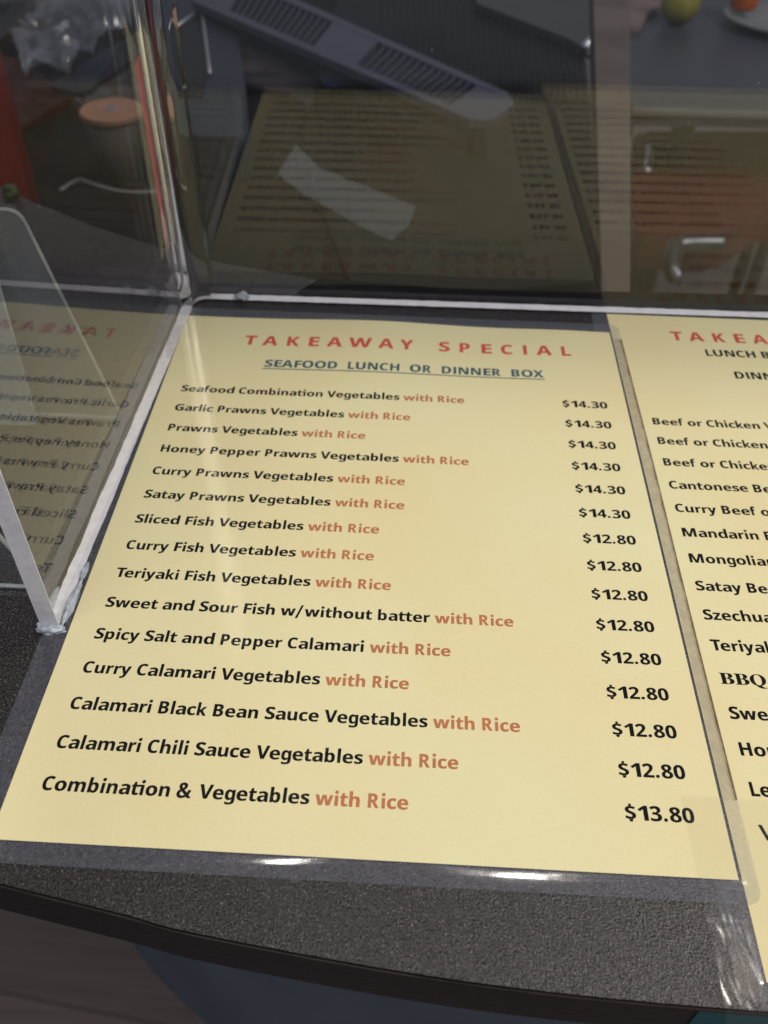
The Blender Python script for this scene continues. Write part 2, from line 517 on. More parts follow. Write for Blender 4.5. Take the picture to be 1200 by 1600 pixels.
GLYPHS = {
    '$': '340,68 265,72 193,81 126,97 63,119 63,285 208,237 282,221 357,215 422,222 466,240 490,269 498,305 484,347 443,382 382,412 308,442 233,475 157,524 124,556 97,594 80,639 74,693 79,746 96,793 124,834 164,869 212,896 269,916 333,928 407,932 481,928 553,917 697,873 630,734 510,770 455,781 400,784 347,778 309,760 285,733 277,699 289,659 324,629 381,599 463,565 532,534 591,502 638,466 672,424 694,373 702,313 696,260 678,213 649,171 608,135 556,106 494,85 422,72/330,905 330,1090 470,1090 470,905/300,-105 300,95 440,95 440,-105',
    '&': '389,-48 316,-44 250,-29 190,-4 138,31 94,77 64,131 46,191 40,262 56,369 105,455 180,523 241,563 178,644 145,715 134,798 153,903 214,985 309,1034 426,1049 537,1034 626,985 684,905 703,800 686,706 637,628 568,564 522,533 733,329 742,342 766,390 811,534 1006,534 968,403 936,319 895,242 863,202 1069,-19 842,-34 731,73 683,35 600,-10 503,-39/398,655 442,684 484,722 504,759 512,800 506,833 489,857 461,874 422,881 379,874 349,858 330,833 323,797 328,759 345,722 374,681/395,129 470,137 535,156 588,185 604,198 360,434 318,405 273,365 247,321 238,265 248,209 278,167 326,140',
    '.': '308,112 299,157 273,195 235,221 190,230 145,221 107,195 81,157 72,112 81,67 107,29 145,3 190,-6 235,3 273,29 299,67',
    '/': '0,-210 430,1090 590,1090 160,-210',
    '0': '399,-14 315,-5 243,20 183,63 134,123 98,197 71,285 56,386 50,500 53,578 59,651 69,717 84,777 129,879 195,954 236,981 284,1000 339,1012 399,1015 483,1007 555,981 615,939 664,880 701,805 728,717 744,615 749,500 747,422 741,350 730,284 715,224 670,123 604,48 563,21 515,1 460,-10/399,157 466,178 508,242 522,290 532,349 537,419 539,500 537,580 532,650 522,709 508,758 466,823 399,845 332,823 290,758 277,709 268,650 262,580 261,500 262,420 268,350 277,291 290,243 332,178',
    '1': '367,0 367,578 369,674 373,777 342,747 300,709 185,616 83,744 405,1000 578,1000 578,0',
    '2': '56,0 56,147 307,401 429,530 469,580 496,626 512,671 517,718 509,771 484,808 445,830 395,838 338,831 283,811 227,779 168,735 53,871 145,941 197,970 257,994 327,1009 410,1014 502,1005 579,978 642,936 688,882 717,817 727,744 719,665 694,593 654,525 599,458 448,308 319,188 319,178 755,178 755,0',
    '3': '342,-14 263,-11 188,0 119,17 53,41 53,220 119,192 188,171 256,158 319,154 416,164 478,193 512,241 524,304 519,343 503,375 474,400 429,418 366,429 283,433 207,433 207,595 284,595 366,600 425,613 466,633 491,660 504,693 508,730 500,777 475,813 432,836 366,843 299,837 242,819 153,770 55,916 119,954 193,986 279,1007 381,1014 454,1010 519,998 576,979 625,952 693,877 716,776 700,683 653,611 584,559 500,527 500,522 606,497 683,450 730,381 745,291 734,209 702,135 648,73 571,26 523,8 469,-4 409,-12',
    '4': '451,0 451,207 24,207 24,354 462,1000 657,1000 657,371 777,371 777,207 657,207 657,0/210,371 451,371 451,541 452,619 456,705 459,758 454,758 427,703 394,648',
    '8': '401,-14 321,-10 252,4 191,26 141,57 101,96 72,142 55,195 49,254 63,347 105,420 167,477 241,522 179,569 127,624 92,691 80,773 91,846 125,906 177,953 243,986 319,1006 401,1013 484,1006 560,986 625,953 676,906 709,846 720,772 707,690 669,624 611,571 541,528 642,463 686,423 721,376 743,322 751,259 740,182 707,115 654,60 583,20 498,-6/401,616 445,641 485,670 512,707 521,756 512,800 487,832 448,852 399,859 352,852 313,832 287,800 279,756 288,709 315,672 355,642/398,141 466,150 515,175 545,214 555,265 549,300 532,331 477,383 409,426 391,436 332,402 286,364 255,319 245,266 255,216 284,176 331,150',
    'A': '0,0 353,1004 612,1004 966,0 738,0 665,238 301,238 228,0/354,416 615,416 541,648 523,709 501,783 483,849 464,779 442,701 426,648',
    'B': '126,0 126,1000 437,1000 531,996 613,986 682,968 739,944 784,911 816,867 835,812 842,746 832,668 802,602 753,555 688,531 688,524 736,510 779,489 815,458 843,416 861,361 867,290 861,226 842,169 812,119 769,77 715,43 653,19 581,5 500,0/338,604 461,604 539,611 589,633 616,669 625,718 614,768 583,801 528,820 450,826 338,826/338,175 476,175 557,184 609,212 638,255 647,311 637,362 609,401 554,427 469,436 338,436',
    'C': '531,-14 457,-10 390,2 330,22 277,50 230,85 190,126 156,174 129,229 108,289 93,354 84,424 81,499 85,572 95,641 112,706 136,766 166,821 203,870 246,912 295,948 350,977 411,998 478,1010 550,1014 625,1009 700,995 773,973 843,944 775,772 662,818 606,833 550,838 443,815 364,746 336,697 316,639 304,572 300,497 303,422 315,356 333,298 359,250 394,212 437,184 489,168 550,162 612,166 673,176 805,216 805,38 740,15 675,-1 607,-11',
    'D': '126,0 126,1000 440,1000 516,996 586,986 652,968 712,944 767,913 815,875 856,830 891,779 919,722 939,658 951,587 955,510 946,391 919,288 874,200 812,128 733,72 639,32 531,8 409,0/338,175 429,175 563,196 659,257 716,360 735,504 731,582 717,649 694,704 662,749 622,783 573,807 516,821 451,826 338,826',
    'E': '126,0 126,1000 702,1000 702,826 338,826 338,606 676,606 676,433 338,433 338,175 702,175 702,0',
    'F': '126,0 126,1000 699,1000 699,826 335,826 335,569 674,569 674,395 335,395 335,0',
    'G': '546,-14 441,-6 348,19 268,60 202,118 149,191 111,279 89,383 81,501 85,577 96,648 116,713 142,773 176,827 217,875 265,916 319,951 381,979 449,998 523,1010 604,1014 683,1010 761,997 834,978 901,952 831,783 725,822 665,834 602,838 516,827 442,796 382,745 337,677 309,594 300,497 306,405 326,324 361,256 410,205 477,173 560,162 637,167 695,176 695,385 506,385 506,562 902,562 902,43 739,1 648,-10',
    'H': '126,0 126,1000 338,1000 338,608 734,608 734,1000 945,1000 945,0 734,0 734,431 338,431 338,0',
    'I': '120,0 120,1000 325,1000 325,0',
    'K': '126,0 126,1000 338,1000 338,542 378,602 422,660 692,1000 927,1000 578,557 930,0 689,0 427,422 338,357 338,0',
    'L': '126,0 126,1000 338,1000 338,175 744,175 744,0',
    'M': '126,0 126,1000 415,1000 651,235 655,235 906,1000 1195,1000 1195,0 997,0 997,473 999,583 1004,700 1007,783 1001,783 744,0 549,0 308,784 303,784 308,700 313,581 315,465 315,0',
    'N': '126,0 126,1000 394,1000 828,251 832,251 825,389 822,527 822,1000 1013,1000 1013,0 744,0 308,756 303,756 312,613 315,471 315,0',
    'O': '557,-14 480,-10 409,2 346,22 289,50 240,86 197,128 161,176 132,231 110,292 94,357 84,428 81,503 84,578 94,648 110,713 132,773 161,827 197,875 240,917 289,952 346,980 409,999 481,1011 559,1015 636,1011 707,999 770,980 826,952 875,917 918,875 954,827 982,772 1005,712 1021,647 1030,577 1034,501 1030,426 1021,356 1005,291 982,230 954,176 918,128 875,86 826,50 770,22 707,2 636,-10/557,164 621,170 674,186 718,215 752,254 778,304 796,361 807,427 811,501 807,576 796,643 778,700 752,749 718,789 674,817 621,833 559,839 496,833 443,817 399,789 364,749 338,700 319,643 308,576 304,501 308,427 319,361 338,304 364,254 399,215 443,186 495,170',
    'P': '126,0 126,1000 445,1000 535,995 613,979 677,953 728,917 767,871 794,818 811,757 817,688 807,603 780,525 732,456 659,402 613,382 559,367 498,359 429,356 338,356 338,0/338,529 408,529 488,538 550,565 589,612 602,681 592,744 560,790 508,817 434,826 338,826',
    'R': '126,0 126,1000 417,1000 513,995 595,981 664,958 719,926 762,884 792,832 810,771 817,700 810,636 791,581 761,533 722,494 678,461 630,436 924,0 689,0 451,384 338,384 338,0/338,556 406,556 496,565 557,591 591,634 602,695 590,756 554,796 492,819 402,826 338,826',
    'S': '347,-14 270,-10 197,1 129,20 64,46 64,244 212,187 288,168 364,161 431,169 475,191 500,225 508,268 494,318 452,359 390,395 314,431 238,470 160,528 127,567 99,612 82,666 76,730 81,793 98,849 127,898 167,939 216,972 274,995 340,1009 415,1014 491,1009 564,996 711,944 643,779 520,822 464,834 408,838 354,831 315,810 291,777 283,737 295,689 331,653 389,618 472,577 543,541 603,502 651,459 686,409 708,349 716,277 710,214 692,158 662,108 620,65 567,31 504,6 431,-9',
    'T': '300,0 300,824 28,824 28,1000 783,1000 783,824 511,824 511,0',
    'U': '525,-14 432,-8 350,11 280,43 223,88 177,142 145,205 126,276 119,356 119,1000 331,1000 331,388 343,283 381,214 444,176 531,164 620,178 681,218 717,289 728,389 728,1000 940,1000 940,353 928,254 894,166 837,91 757,34 708,13 653,-2 592,-11',
    'V': '339,0 0,1000 214,1000 402,405 418,348 440,261 455,185 470,261 492,348 507,405 696,1000 910,1000 570,0',
    'W': '255,0 0,1000 209,1000 336,454 354,373 373,275 385,192 398,275 416,369 431,440 577,1000 777,1000 923,440 939,370 957,275 969,192 982,275 1001,373 1018,454 1146,1000 1354,1000 1099,0 859,0 723,525 712,571 698,639 685,708 676,759 669,708 655,639 641,572 630,524 496,0',
    'X': '0,0 332,515 21,1000 255,1000 471,640 682,1000 910,1000 597,504 934,0 692,0 459,378 227,0',
    'Y': '332,0 332,382 0,1000 230,1000 437,588 646,1000 874,1000 542,389 542,0',
    'a': '296,-14 202,1 126,46 76,121 59,228 80,334 144,408 192,434 251,453 320,466 401,472 534,476 534,510 526,562 502,598 464,619 415,626 359,622 305,610 199,570 130,711 195,740 267,762 343,776 423,780 495,776 559,763 613,743 659,714 695,676 720,629 736,574 741,510 741,0 595,0 555,104 549,104 499,50 445,14 381,-7/374,139 436,149 487,179 522,227 534,291 534,354 452,352 367,341 312,315 283,276 273,227 280,186 301,159 333,144',
    'b': '529,-14 454,-6 397,16 353,48 318,84 304,84 269,0 109,0 109,1064 318,1064 318,817 315,731 310,665 318,665 354,709 401,746 460,770 535,779 596,772 652,754 701,722 744,679 779,623 804,555 819,475 824,384 818,292 803,211 778,143 742,87 699,43 648,11 592,-8/471,155 528,170 573,215 601,288 611,387 601,485 572,555 527,598 468,612 399,599 354,562 328,498 318,408 318,385 326,287 351,215 397,170',
    'c': '420,-14 340,-8 269,10 208,39 156,81 115,135 86,202 69,283 63,378 66,445 75,505 90,559 111,606 168,683 243,737 334,768 438,779 512,775 575,763 676,727 615,566 523,598 438,611 367,596 317,553 286,481 276,380 287,280 319,210 370,169 438,155 500,160 555,173 604,194 653,221 653,43 604,17 553,-1 493,-11',
    'd': '352,-14 291,-8 236,11 187,42 144,86 108,142 83,210 68,290 63,381 68,473 83,553 109,621 144,678 188,722 238,754 294,772 357,779 432,771 493,746 541,710 577,667 584,667 574,732 569,819 569,1064 777,1064 777,0 618,0 577,99 569,99 533,55 486,19 426,-6/424,153 498,165 546,204 573,268 583,357 583,380 574,478 548,550 499,595 422,609 360,594 314,550 284,477 275,378 284,280 314,209 361,167',
    'e': '455,-14 347,-3 252,29 173,82 113,158 91,204 76,256 66,314 63,377 66,441 74,500 89,553 109,600 163,678 235,734 323,768 424,779 499,773 566,756 625,728 675,688 716,638 744,579 762,510 768,431 768,331 275,331 289,252 327,192 386,154 465,141 536,145 599,156 661,175 724,202 724,41 666,16 606,-1 537,-11/279,469 571,469 562,533 535,585 490,619 426,630 371,620 326,591 294,541',
    'f': '143,0 143,608 28,608 28,709 143,765 143,821 151,908 176,973 216,1019 270,1049 336,1066 413,1071 525,1062 605,1039 552,887 500,900 436,906 398,900 372,880 357,849 352,812 352,765 532,765 532,608 352,608 352,0',
    'g': '395,-336 244,-326 176,-313 109,-291 109,-125 181,-150 255,-169 330,-180 408,-183 478,-173 528,-140 559,-86 569,-10 569,6 571,55 574,99 569,99 526,48 475,13 417,-7 352,-14 287,-7 231,12 181,45 139,90 106,148 82,215 68,293 63,381 68,470 83,548 107,616 141,674 184,720 235,752 292,772 357,779 424,772 483,751 535,716 578,667 584,667 601,765 777,765 777,-1 771,-78 753,-146 723,-203 681,-251 627,-288 561,-315 484,-331/426,150 495,161 544,195 573,258 583,354 583,380 573,485 545,556 495,596 423,609 359,595 313,551 285,479 276,378 285,278 313,207 360,164',
    'h': '109,0 109,1064 318,1064 318,847 314,739 308,667 319,667 361,717 413,752 474,772 541,779 600,775 653,762 700,741 740,712 773,674 796,626 810,567 815,499 815,0 606,0 606,447 576,571 483,612 404,596 354,547 327,468 318,360 318,0',
    'i': '214,860 170,866 134,882 109,914 101,962 109,1012 134,1043 170,1059 214,1064 257,1059 294,1043 319,1012 328,962 319,914 294,882 257,866/109,0 109,765 318,765 318,0',
    'k': '109,0 109,1064 318,1064 318,588 314,502 307,416 310,416 353,475 401,532 615,765 850,765 546,433 868,0 627,0 408,310 318,238 318,0',
    'l': '109,0 109,1064 318,1064 318,0',
    'm': '109,0 109,765 269,765 297,667 308,667 350,717 404,752 466,772 531,779 609,772 674,751 725,717 763,667 782,667 823,717 879,752 942,772 1007,779 1121,762 1204,712 1233,674 1254,626 1266,567 1270,499 1270,0 1062,0 1062,447 1033,571 947,612 876,597 829,553 803,481 794,384 794,0 585,0 585,447 557,571 471,612 397,596 351,547 326,468 318,360 318,0',
    'n': '109,0 109,765 269,765 297,667 308,667 351,717 408,752 474,772 543,779 654,762 741,712 773,674 797,626 810,567 815,499 815,0 606,0 606,447 599,519 577,571 539,602 483,612 403,596 353,547 327,468 318,360 318,0',
    'o': '431,-14 331,-2 242,32 167,89 111,167 90,214 75,266 66,322 63,384 69,473 88,552 119,620 162,676 217,721 280,753 353,772 436,779 537,767 626,732 700,676 756,599 777,552 792,501 801,445 804,384 798,294 779,215 748,147 704,90 649,44 586,12 513,-8/434,154 505,169 554,212 582,284 591,384 582,483 554,554 505,596 433,611 362,596 313,554 285,483 276,384 285,284 313,212 362,169',
    'p': '109,-336 109,765 279,765 308,665 318,665 354,708 401,745 460,770 535,779 596,772 652,754 701,722 744,679 779,623 804,555 819,475 824,384 818,292 803,212 777,144 741,88 697,43 647,11 591,-8 529,-14 455,-6 398,16 353,48 318,84 307,84 318,-28 318,-336/471,155 533,170 576,215 602,288 611,387 602,485 575,556 530,598 468,612 399,599 354,562 328,498 318,408 318,385 326,287 351,215 397,170',
    'r': '109,0 109,765 268,765 298,636 308,636 348,690 401,737 464,768 536,779 573,777 606,773 591,577 562,582 529,584 477,579 427,565 383,540 348,504 325,454 318,389 318,0',
    's': '317,-14 179,-4 122,10 64,31 64,203 197,157 265,143 324,139 376,143 411,157 430,178 437,204 426,239 381,275 272,325 154,386 114,419 85,459 69,507 63,566 84,659 146,725 190,749 242,765 300,775 366,779 435,775 501,765 567,746 634,718 571,569 465,609 414,621 363,625 293,612 270,574 282,541 328,510 430,465 543,410 586,377 617,338 636,289 643,227 622,124 561,48 515,21 459,2 393,-10',
    't': '371,-14 306,-8 249,8 200,39 163,86 140,152 132,239 132,608 32,608 32,696 147,766 207,927 340,927 340,765 555,765 555,608 340,608 340,239 347,202 366,174 395,158 431,153 499,160 563,176 563,21 480,-4',
    'u': '377,-14 266,3 179,53 147,91 124,139 110,198 105,266 105,765 314,765 314,318 321,246 343,195 381,163 437,153 517,169 567,218 593,297 602,405 602,765 811,765 811,0 651,0 623,98 612,98 569,47 512,13 446,-7',
    'w': '231,0 14,765 221,765 310,426 327,342 342,247 352,175 357,175 363,228 373,296 384,359 392,398 486,765 716,765 805,398 819,335 833,246 839,175 845,175 854,244 870,340 889,426 980,765 1185,765 965,0 738,0 679,268 663,338 640,439 616,539 601,605 595,605 581,539 557,439 534,338 517,265 455,0',
    'y': '154,-336 93,-333 48,-325 48,-160 85,-165 130,-168 189,-158 235,-128 268,-84 291,-32 304,6 0,765 228,765 373,335 389,271 398,202 402,202 414,271 431,335 573,765 797,765 473,-98 449,-154 420,-202 386,-243 347,-277 257,-321',
    'z': '38,0 38,123 392,605 59,605 59,765 629,765 629,629 284,160 641,160 641,0',
    'serifB': '34,0 34,36 93,46 130,67 149,107 155,171 155,769 153,822 144,860 129,886 106,903 75,912 32,915 32,950 459,950 620,936 735,895 803,827 826,731 812,653 769,591 698,545 598,515 718,481 804,429 855,360 873,275 866,213 848,159 817,112 774,72 719,41 655,18 580,5 496,0/380,525 392,525 487,536 549,568 583,627 594,720 586,803 562,860 518,894 451,905 412,900 391,886 383,859 380,815/462,50 540,63 590,102 618,169 627,268 615,367 578,433 511,470 412,482 380,482 380,136 384,95 397,69 422,55',
    'serifQ': '789,-241 656,-226 546,-181 457,-106 389,-1 293,43 211,104 146,180 97,269 80,317 67,368 60,420 57,475 67,576 94,670 138,755 197,828 270,889 355,934 450,963 553,972 653,963 745,935 828,890 899,831 958,759 1002,674 1030,578 1039,475 1033,393 1016,316 987,245 947,179 896,120 836,71 767,31 689,0 733,-74 788,-126 852,-158 927,-168 973,-164 1025,-153 1032,-192 969,-213 908,-229 847,-238/553,25 658,53 733,138 778,278 793,475 789,579 776,669 755,746 725,810 689,860 646,896 597,917 542,924 437,896 362,812 317,671 303,475 307,371 320,281 341,204 370,140 407,90 450,54 499,32',
}
# ------------------------------------------------------------------ the setting
fl = mesh_obj('floor', [(-4000, -2500, -1050), (5000, -2500, -1050), (5000, 6000, -1050), (-4000, 6000, -1050)],
              [(0, 1, 2, 3)], M_floor)
fl['kind'] = 'structure'

# counter: curved front edge, back edge running off at a slant
front = smooth_path([(-520, 215, 0), (-300, 90, 0), (-140, 24, 0), (-50, -1.5, 0), (7, -12.2, 0), (42, -18.4, 0), (62, -22.2, 0),
                     (113, -28.4, 0), (154, -31.6, 0), (202, -33.2, 0), (260, -33.6, 0), (340, -31, 0), (520, -20, 0)], 6)
back = [(520, 303, 0), (330, 303, 0), (200, 303, 0), (120, 305, 0), (60, 314, 0), (10, 327, 0), (-22, 337, 0), (-72, 363, 0),
        (-124, 395, 0), (-230, 470, 0), (-420, 620, 0), (-600, 760, 0)]
outline = [(p.x, p.y) for p in front] + [(p[0], p[1]) for p in back]
TH = 21.0
counter = thing('counter', 'black pebbled counter with a curved front edge, under the laminated menus', 'counter')
bm = bmesh.new()
add_prism(bm, outline, -TH, 0.0)
tv = [v for v in bm.verts if v.co.z > -1]
te = [e for e in bm.edges if e.verts[0].co.z > -1 and e.verts[1].co.z > -1]
bmesh.ops.bevel(bm, geom=te, offset=.9, segments=2, affect='EDGES', profile=.5)
top = bm_obj('worktop', bm, [M_counter, M_edge])
top.parent = counter
for p in top.data.polygons:
    if abs(p.normal.z) < .5:
        p.material_index = 1
# worn lip of the edging strip along the front
bm = bmesh.new()
lip = [Vector((p.x, p.y - .15, -1.5)) for p in front]
add_tube(bm, lip, .55, 6)
bm_obj('edge_strip', bm, M_lip, counter, True)
M_tealv = rough_mat('teal_reflection', (.008, .095, .105), .4, .15, 60)  # teal strip added to stand for a reflection on the counter edge
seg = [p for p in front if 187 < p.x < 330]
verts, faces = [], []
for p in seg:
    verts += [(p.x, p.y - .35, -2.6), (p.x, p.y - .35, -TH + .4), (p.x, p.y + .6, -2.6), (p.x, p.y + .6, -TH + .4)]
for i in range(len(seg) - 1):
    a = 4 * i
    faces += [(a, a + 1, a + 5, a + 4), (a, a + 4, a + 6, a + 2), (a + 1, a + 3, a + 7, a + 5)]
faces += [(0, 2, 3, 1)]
mesh_obj('teal_reflection', verts, faces, M_tealv, counter)
# cabinet under the counter
foot = smooth_path([(-480, 640, 0), (-350, 460, 0), (-226, 332, 0), (-172, 286, 0), (-117, 249, 0), (-60, 210, 0), (30, 165, 0), (150, 135, 0), (300, 120, 0), (500, 115, 0)], 6)
bm = bmesh.new()
add_prism(bm, [(p.x, p.y) for p in foot] + [(500, 296), (330, 296), (200, 296), (118, 298), (50, 312), (-30, 342.5), (-130, 402), (-240, 480), (-430, 634)], -1049, -TH - .5)
bm_obj('cabinet', bm, M_base, counter)

# ------------------------------------------------------------------ lettering
ADV = dict(zip(' ABCDEFGHIJKLMNOPQRSTUVWXYZabcdefghijklmnopqrstuvwxyz',
               [463, 1240, 1147, 1084, 1290, 1000, 940, 1304, 1292, 546, 678, 1120, 866, 1790, 1349, 1385, 1088, 1401, 1153, 968,
                1014, 1315, 1162, 1856, 1127, 1064, 967, 1012, 1100, 856, 1100, 1030, 648, 970, 1100, 503, 523, 981, 503, 1666,
                1100, 1101, 1100, 1100, 727, 817, 710, 1100, 969, 1525, 940, 970, 813]))
for k_ in '0123456789$':
    ADV[k_] = 1038
ADV.update({'.': 547, '&': 1443, '/': 880})
ADV.update({'serifB': 1366, 'serifQ': 1593})
KERN = {'AW': -90, 'AY': -110, 'WA': -90, 'YA': 0, 'TA': -130, 'AK': 0, 'KE': 0, 'Te': -150, 'Ve': -60, 'ra': -10, 'wn': 0,
        'ke': -20, 'AL': 0, 'OX': -20, 'FO': -30, 'AF': 0}
OUT = {}
for k_, s_ in GLYPHS.items():
    OUT[k_] = [[tuple(float(c) / 1000 for c in q.split(',')) for q in ring.split(' ')] for ring in s_.split('/')]
CAP = .634
SLIM = set('crfktvwyzxsTAVWYXKLEFSZ7/')


def glyph_rings(ch, em):
    rings = OUT[ch]
    xs = [q[0] for r in rings for q in r]
    lo, hi = min(xs), max(xs)
    rsb = .03 if ch in SLIM else max(lo, .03)
    sx = (ADV[ch] / 2048 / CAP) / (hi + rsb)
    sx, ox = (.92, 0) if ch in '/.&' else (1.0, .03) if ch == '$' else (sx, 0)
    sc = CAP * em
    if ch.islower() and len(ch) == 1:
        rings = [[(q[0], q[1] * .94 if q[1] <= .765 else .719 + (q[1] - .765) * 1.2) for q in r] for r in rings]
    return [[((q[0] * sx + ox) * sc, q[1] * sc) for q in r] for r in rings]


def text_width(s, em, track=0.0):
    w = 0
    for i, ch in enumerate(s):
        w += ADV[ch] / 2048 * em + track
        w += KERN.get(s[i:i + 2], 0) / 2048 * em
    return w - track


def text_mesh(name, tokens, x0, y0, em, mat, lift, parent, track=0.0, extra=None, stretch=1.0, slope=0.0):
    """one printed run: flat letters lying on the sheet, a hair above it"""
    cu = bpy.data.curves.new('run', 'CURVE')
    cu.dimensions = '2D'
    cu.fill_mode = 'FRONT'
    x = 0.0
    bars = []
    for i, ch in enumerate(tokens):
        if ch != ' ':
            for ring in glyph_rings(ch, em):
                sp = cu.splines.new('POLY')
                sp.points.add(len(ring) - 1)
                for pt, q in zip(sp.points, ring):
                    pt.co = ((x + q[0]) * stretch, q[1], 0, 1)
                sp.use_cyclic_u = True
        nxt = tokens[i + 1] if i + 1 < len(tokens) else ''
        # joined ti / tt as in the print
        if ch == 't' and nxt in ('i', 't') and nxt:
            a = x + ADV['t'] / 2048 * em * .86
            b = x + ADV['t'] / 2048 * em + (.16 if nxt == 'i' else .10) * em
            bars.append((a * stretch, b * stretch))
        x += ADV[ch] / 2048 * em + track + KERN.get(ch + nxt, 0) / 2048 * em
    tmp = bpy.data.objects.new('run', cu)
    COL.objects.link(tmp)
    me = bpy.data.meshes.new_from_object(tmp)
    bpy.data.objects.remove(tmp)
    bpy.data.curves.remove(cu)
    me.name = name
    width = x * stretch
    bm = bmesh.new()
    bm.from_mesh(me)
    for xa, xb in bars:
        bm.faces.new([bm.verts.new(q) for q in ((xa, .382 * em, .006), (xb, .382 * em, .006), (xb, .462 * em, .006), (xa, .462 * em, .006))])
    if extra:                                     # underline: a row of short quads
        u0, u1, ya, yb = extra
        n = 40
        for i in range(n):
            xa, xb = u0 + (u1 - u0) * i / n, u0 + (u1 - u0) * (i + 1) / n
            bm.faces.new([bm.verts.new(q) for q in ((xa, ya, 0), (xb, ya, 0), (xb, yb, 0), (xa, yb, 0))])
    # print gain: the ink spreads a hair to either side
    geo = bmesh.ops.duplicate(bm, geom=bm.verts[:] + bm.edges[:] + bm.faces[:])['geom']
    twin = {g for g in geo if isinstance(g, bmesh.types.BMVert)}
    gain = .0105 * em
    for v in bm.verts:
        s_ = 1 if v in twin else -1
        v.co += Vector((gain * s_, gain * .3 * s_, .004 if s_ > 0 else 0))
    for v in bm.verts:
        X, Y = x0 + v.co.x, y0 + v.co.y + slope * v.co.x
        v.co = Vector((X, Y, lift(X, Y) + v.co.z)) * MM
    bm.normal_update()
    for f in bm.faces:
        if f.normal.z < 0:
            f.normal_flip()
    bm.to_mesh(me)
    bm.free()
    me.materials.clear()
    me.materials.append(mat)
    o = bpy.data.objects.new(name, me)
    COL.objects.link(o)
    o.parent = parent
    return o


# ------------------------------------------------------------------ laminated menus
def sstep(a, b, t):
    t = max(0.0, min(1.0, (t - a) / (b - a)))
    return t * t * (3 - 2 * t)


def wave_left(x, y):
    """slight buckle of the sheet towards its far end and lower corner"""
    t = sstep(190, 275, y)
    w = t * (1.7 * math.exp(-((x - 95) / 38) ** 2) + .5 * math.exp(-((x - 185) / 25) ** 2))
    w += .08 * math.sin(x * .035 + 1) * math.sin(y * .03)
    return .56 + w


def wave_right(x, y):
    return .16 + .10 * math.sin(x * .05) * math.sin(y * .028 + 1) * sstep(225, 260, x)


def grid_sheet(name, x0, x1, y0, y1, z, mat, parent, nx, ny, holes=None, radius=0.0, fmat=None, smooth=True):
    xs = [x0 + (x1 - x0) * i / nx for i in range(nx + 1)] if isinstance(nx, int) else nx
    ys = [y0 + (y1 - y0) * i / ny for i in range(ny + 1)] if isinstance(ny, int) else ny

    def shift(x, y):                               # round the sheet's corners off
        if radius:
            for cx_, sx in ((x0 + radius, -1), (x1 - radius, 1)):
                for cy_, sy in ((y0 + radius, -1), (y1 - radius, 1)):
                    if (x - cx_) * sx > 0 and (y - cy_) * sy > 0:
                        d = math.hypot(x - cx_, y - cy_)
                        k = max(abs(x - cx_), abs(y - cy_)) / d
                        return cx_ + (x - cx_) * k, cy_ + (y - cy_) * k
        return x, y
    verts, faces, fm = [], [], []
    for y in ys:
        for x in xs:
            X, Y = shift(x, y)
            verts.append((X, Y, z(X, Y)))
    w = len(xs)
    for j in range(len(ys) - 1):
        for i in range(w - 1):
            faces.append((j * w + i, j * w + i + 1, (j + 1) * w + i + 1, (j + 1) * w + i))
            if fmat:
                fm.append(fmat((xs[i] + xs[i + 1]) / 2, (ys[j] + ys[j + 1]) / 2))
    return mesh_obj(name, verts, faces, mat, parent, smooth=smooth, fmat=fm if fmat else None)


def ticks(edges, step):
    """grid lines: fine where the film steps down from the sheet, coarse elsewhere"""
    out = []
    for a, b, s in zip(edges[:-1], edges[1:], step):
        n = max(1, round((b - a) / s))
        out += [a + (b - a) * i / n for i in range(n)]
    return out + [edges[-1]]


def build_menu(label, px0, px1, py0, py1, fx0, fx1, fy0, fy1, wave, film_z0, top_wave=None):
    root = thing('laminated_menu', label, 'menu', group='laminated menus on the counter')
    top_y = (lambda x: py1) if top_wave is None else top_wave

    def pz(x, y):
        return wave(x, y)
    nx, ny = 60, 80
    verts, faces = [], []
    for j in range(ny + 1):
        for i in range(nx + 1):
            x = px0 + (px1 - px0) * i / nx
            y = py0 + (top_y(x) - py0) * j / ny
            verts.append((x, y, pz(x, y)))
    for j in range(ny):
        for i in range(nx):
            a = j * (nx + 1) + i
            faces.append((a, a + 1, a + nx + 2, a + nx + 1))
    mesh_obj('paper', verts, faces, M_paper, root, smooth=True)

    def fz(x, y):
        dx = max(px0 - x, x - px1, 0)
        dy = max(py0 - y, y - py1, 0)
        d = math.hypot(dx, dy)
        k = 1 - sstep(0, 3.2 * (1 + 1.3 * noise.noise((x * .021 + 3.3, y * .013, film_z0 * 9))), d)
        lo = film_z0 + .06 * math.sin(x * .11) * math.sin(y * .13 + x * .05)
        return lo + (pz(min(max(x, px0), px1), min(max(y, py0), py1)) + .16 - lo) * k
    xs = ticks([fx0, px0 - 3, px0, px0 + 1, px1 - 1, px1, px1 + 3, fx1], [1.2, .35, .5, 4, .5, .35, 1.2])
    ys = ticks([fy0, py0 - 3, py0, py0 + 1, py1 - 1, py1, py1 + 3, fy1], [2, .35, .5, 4, .5, .35, 2])
    grid_sheet('laminate_film', fx0, fx1, fy0, fy1, fz, [M_film, M_margin], root, xs, ys, radius=4.0,
               fmat=lambda x, y: 0 if px0 < x < px1 + 1.1 and py0 < y < py1 else 1)
    return root


LEFT = build_menu('yellow laminated menu of seafood boxes priced $14.30 and $12.80, whole sheet in front', 0.0, 210.0, -.3, 273.2,
                  -8.5, 215.3, -6.9, 281.0, wave_left, .50)
RIGHT = build_menu('yellow laminated menu of beef or chicken dishes, cut off by the right edge', 211.1, 421.0, -26.5, 291.5,
                   203.2, 430.0, -31.0, 300.0, wave_right, .10)

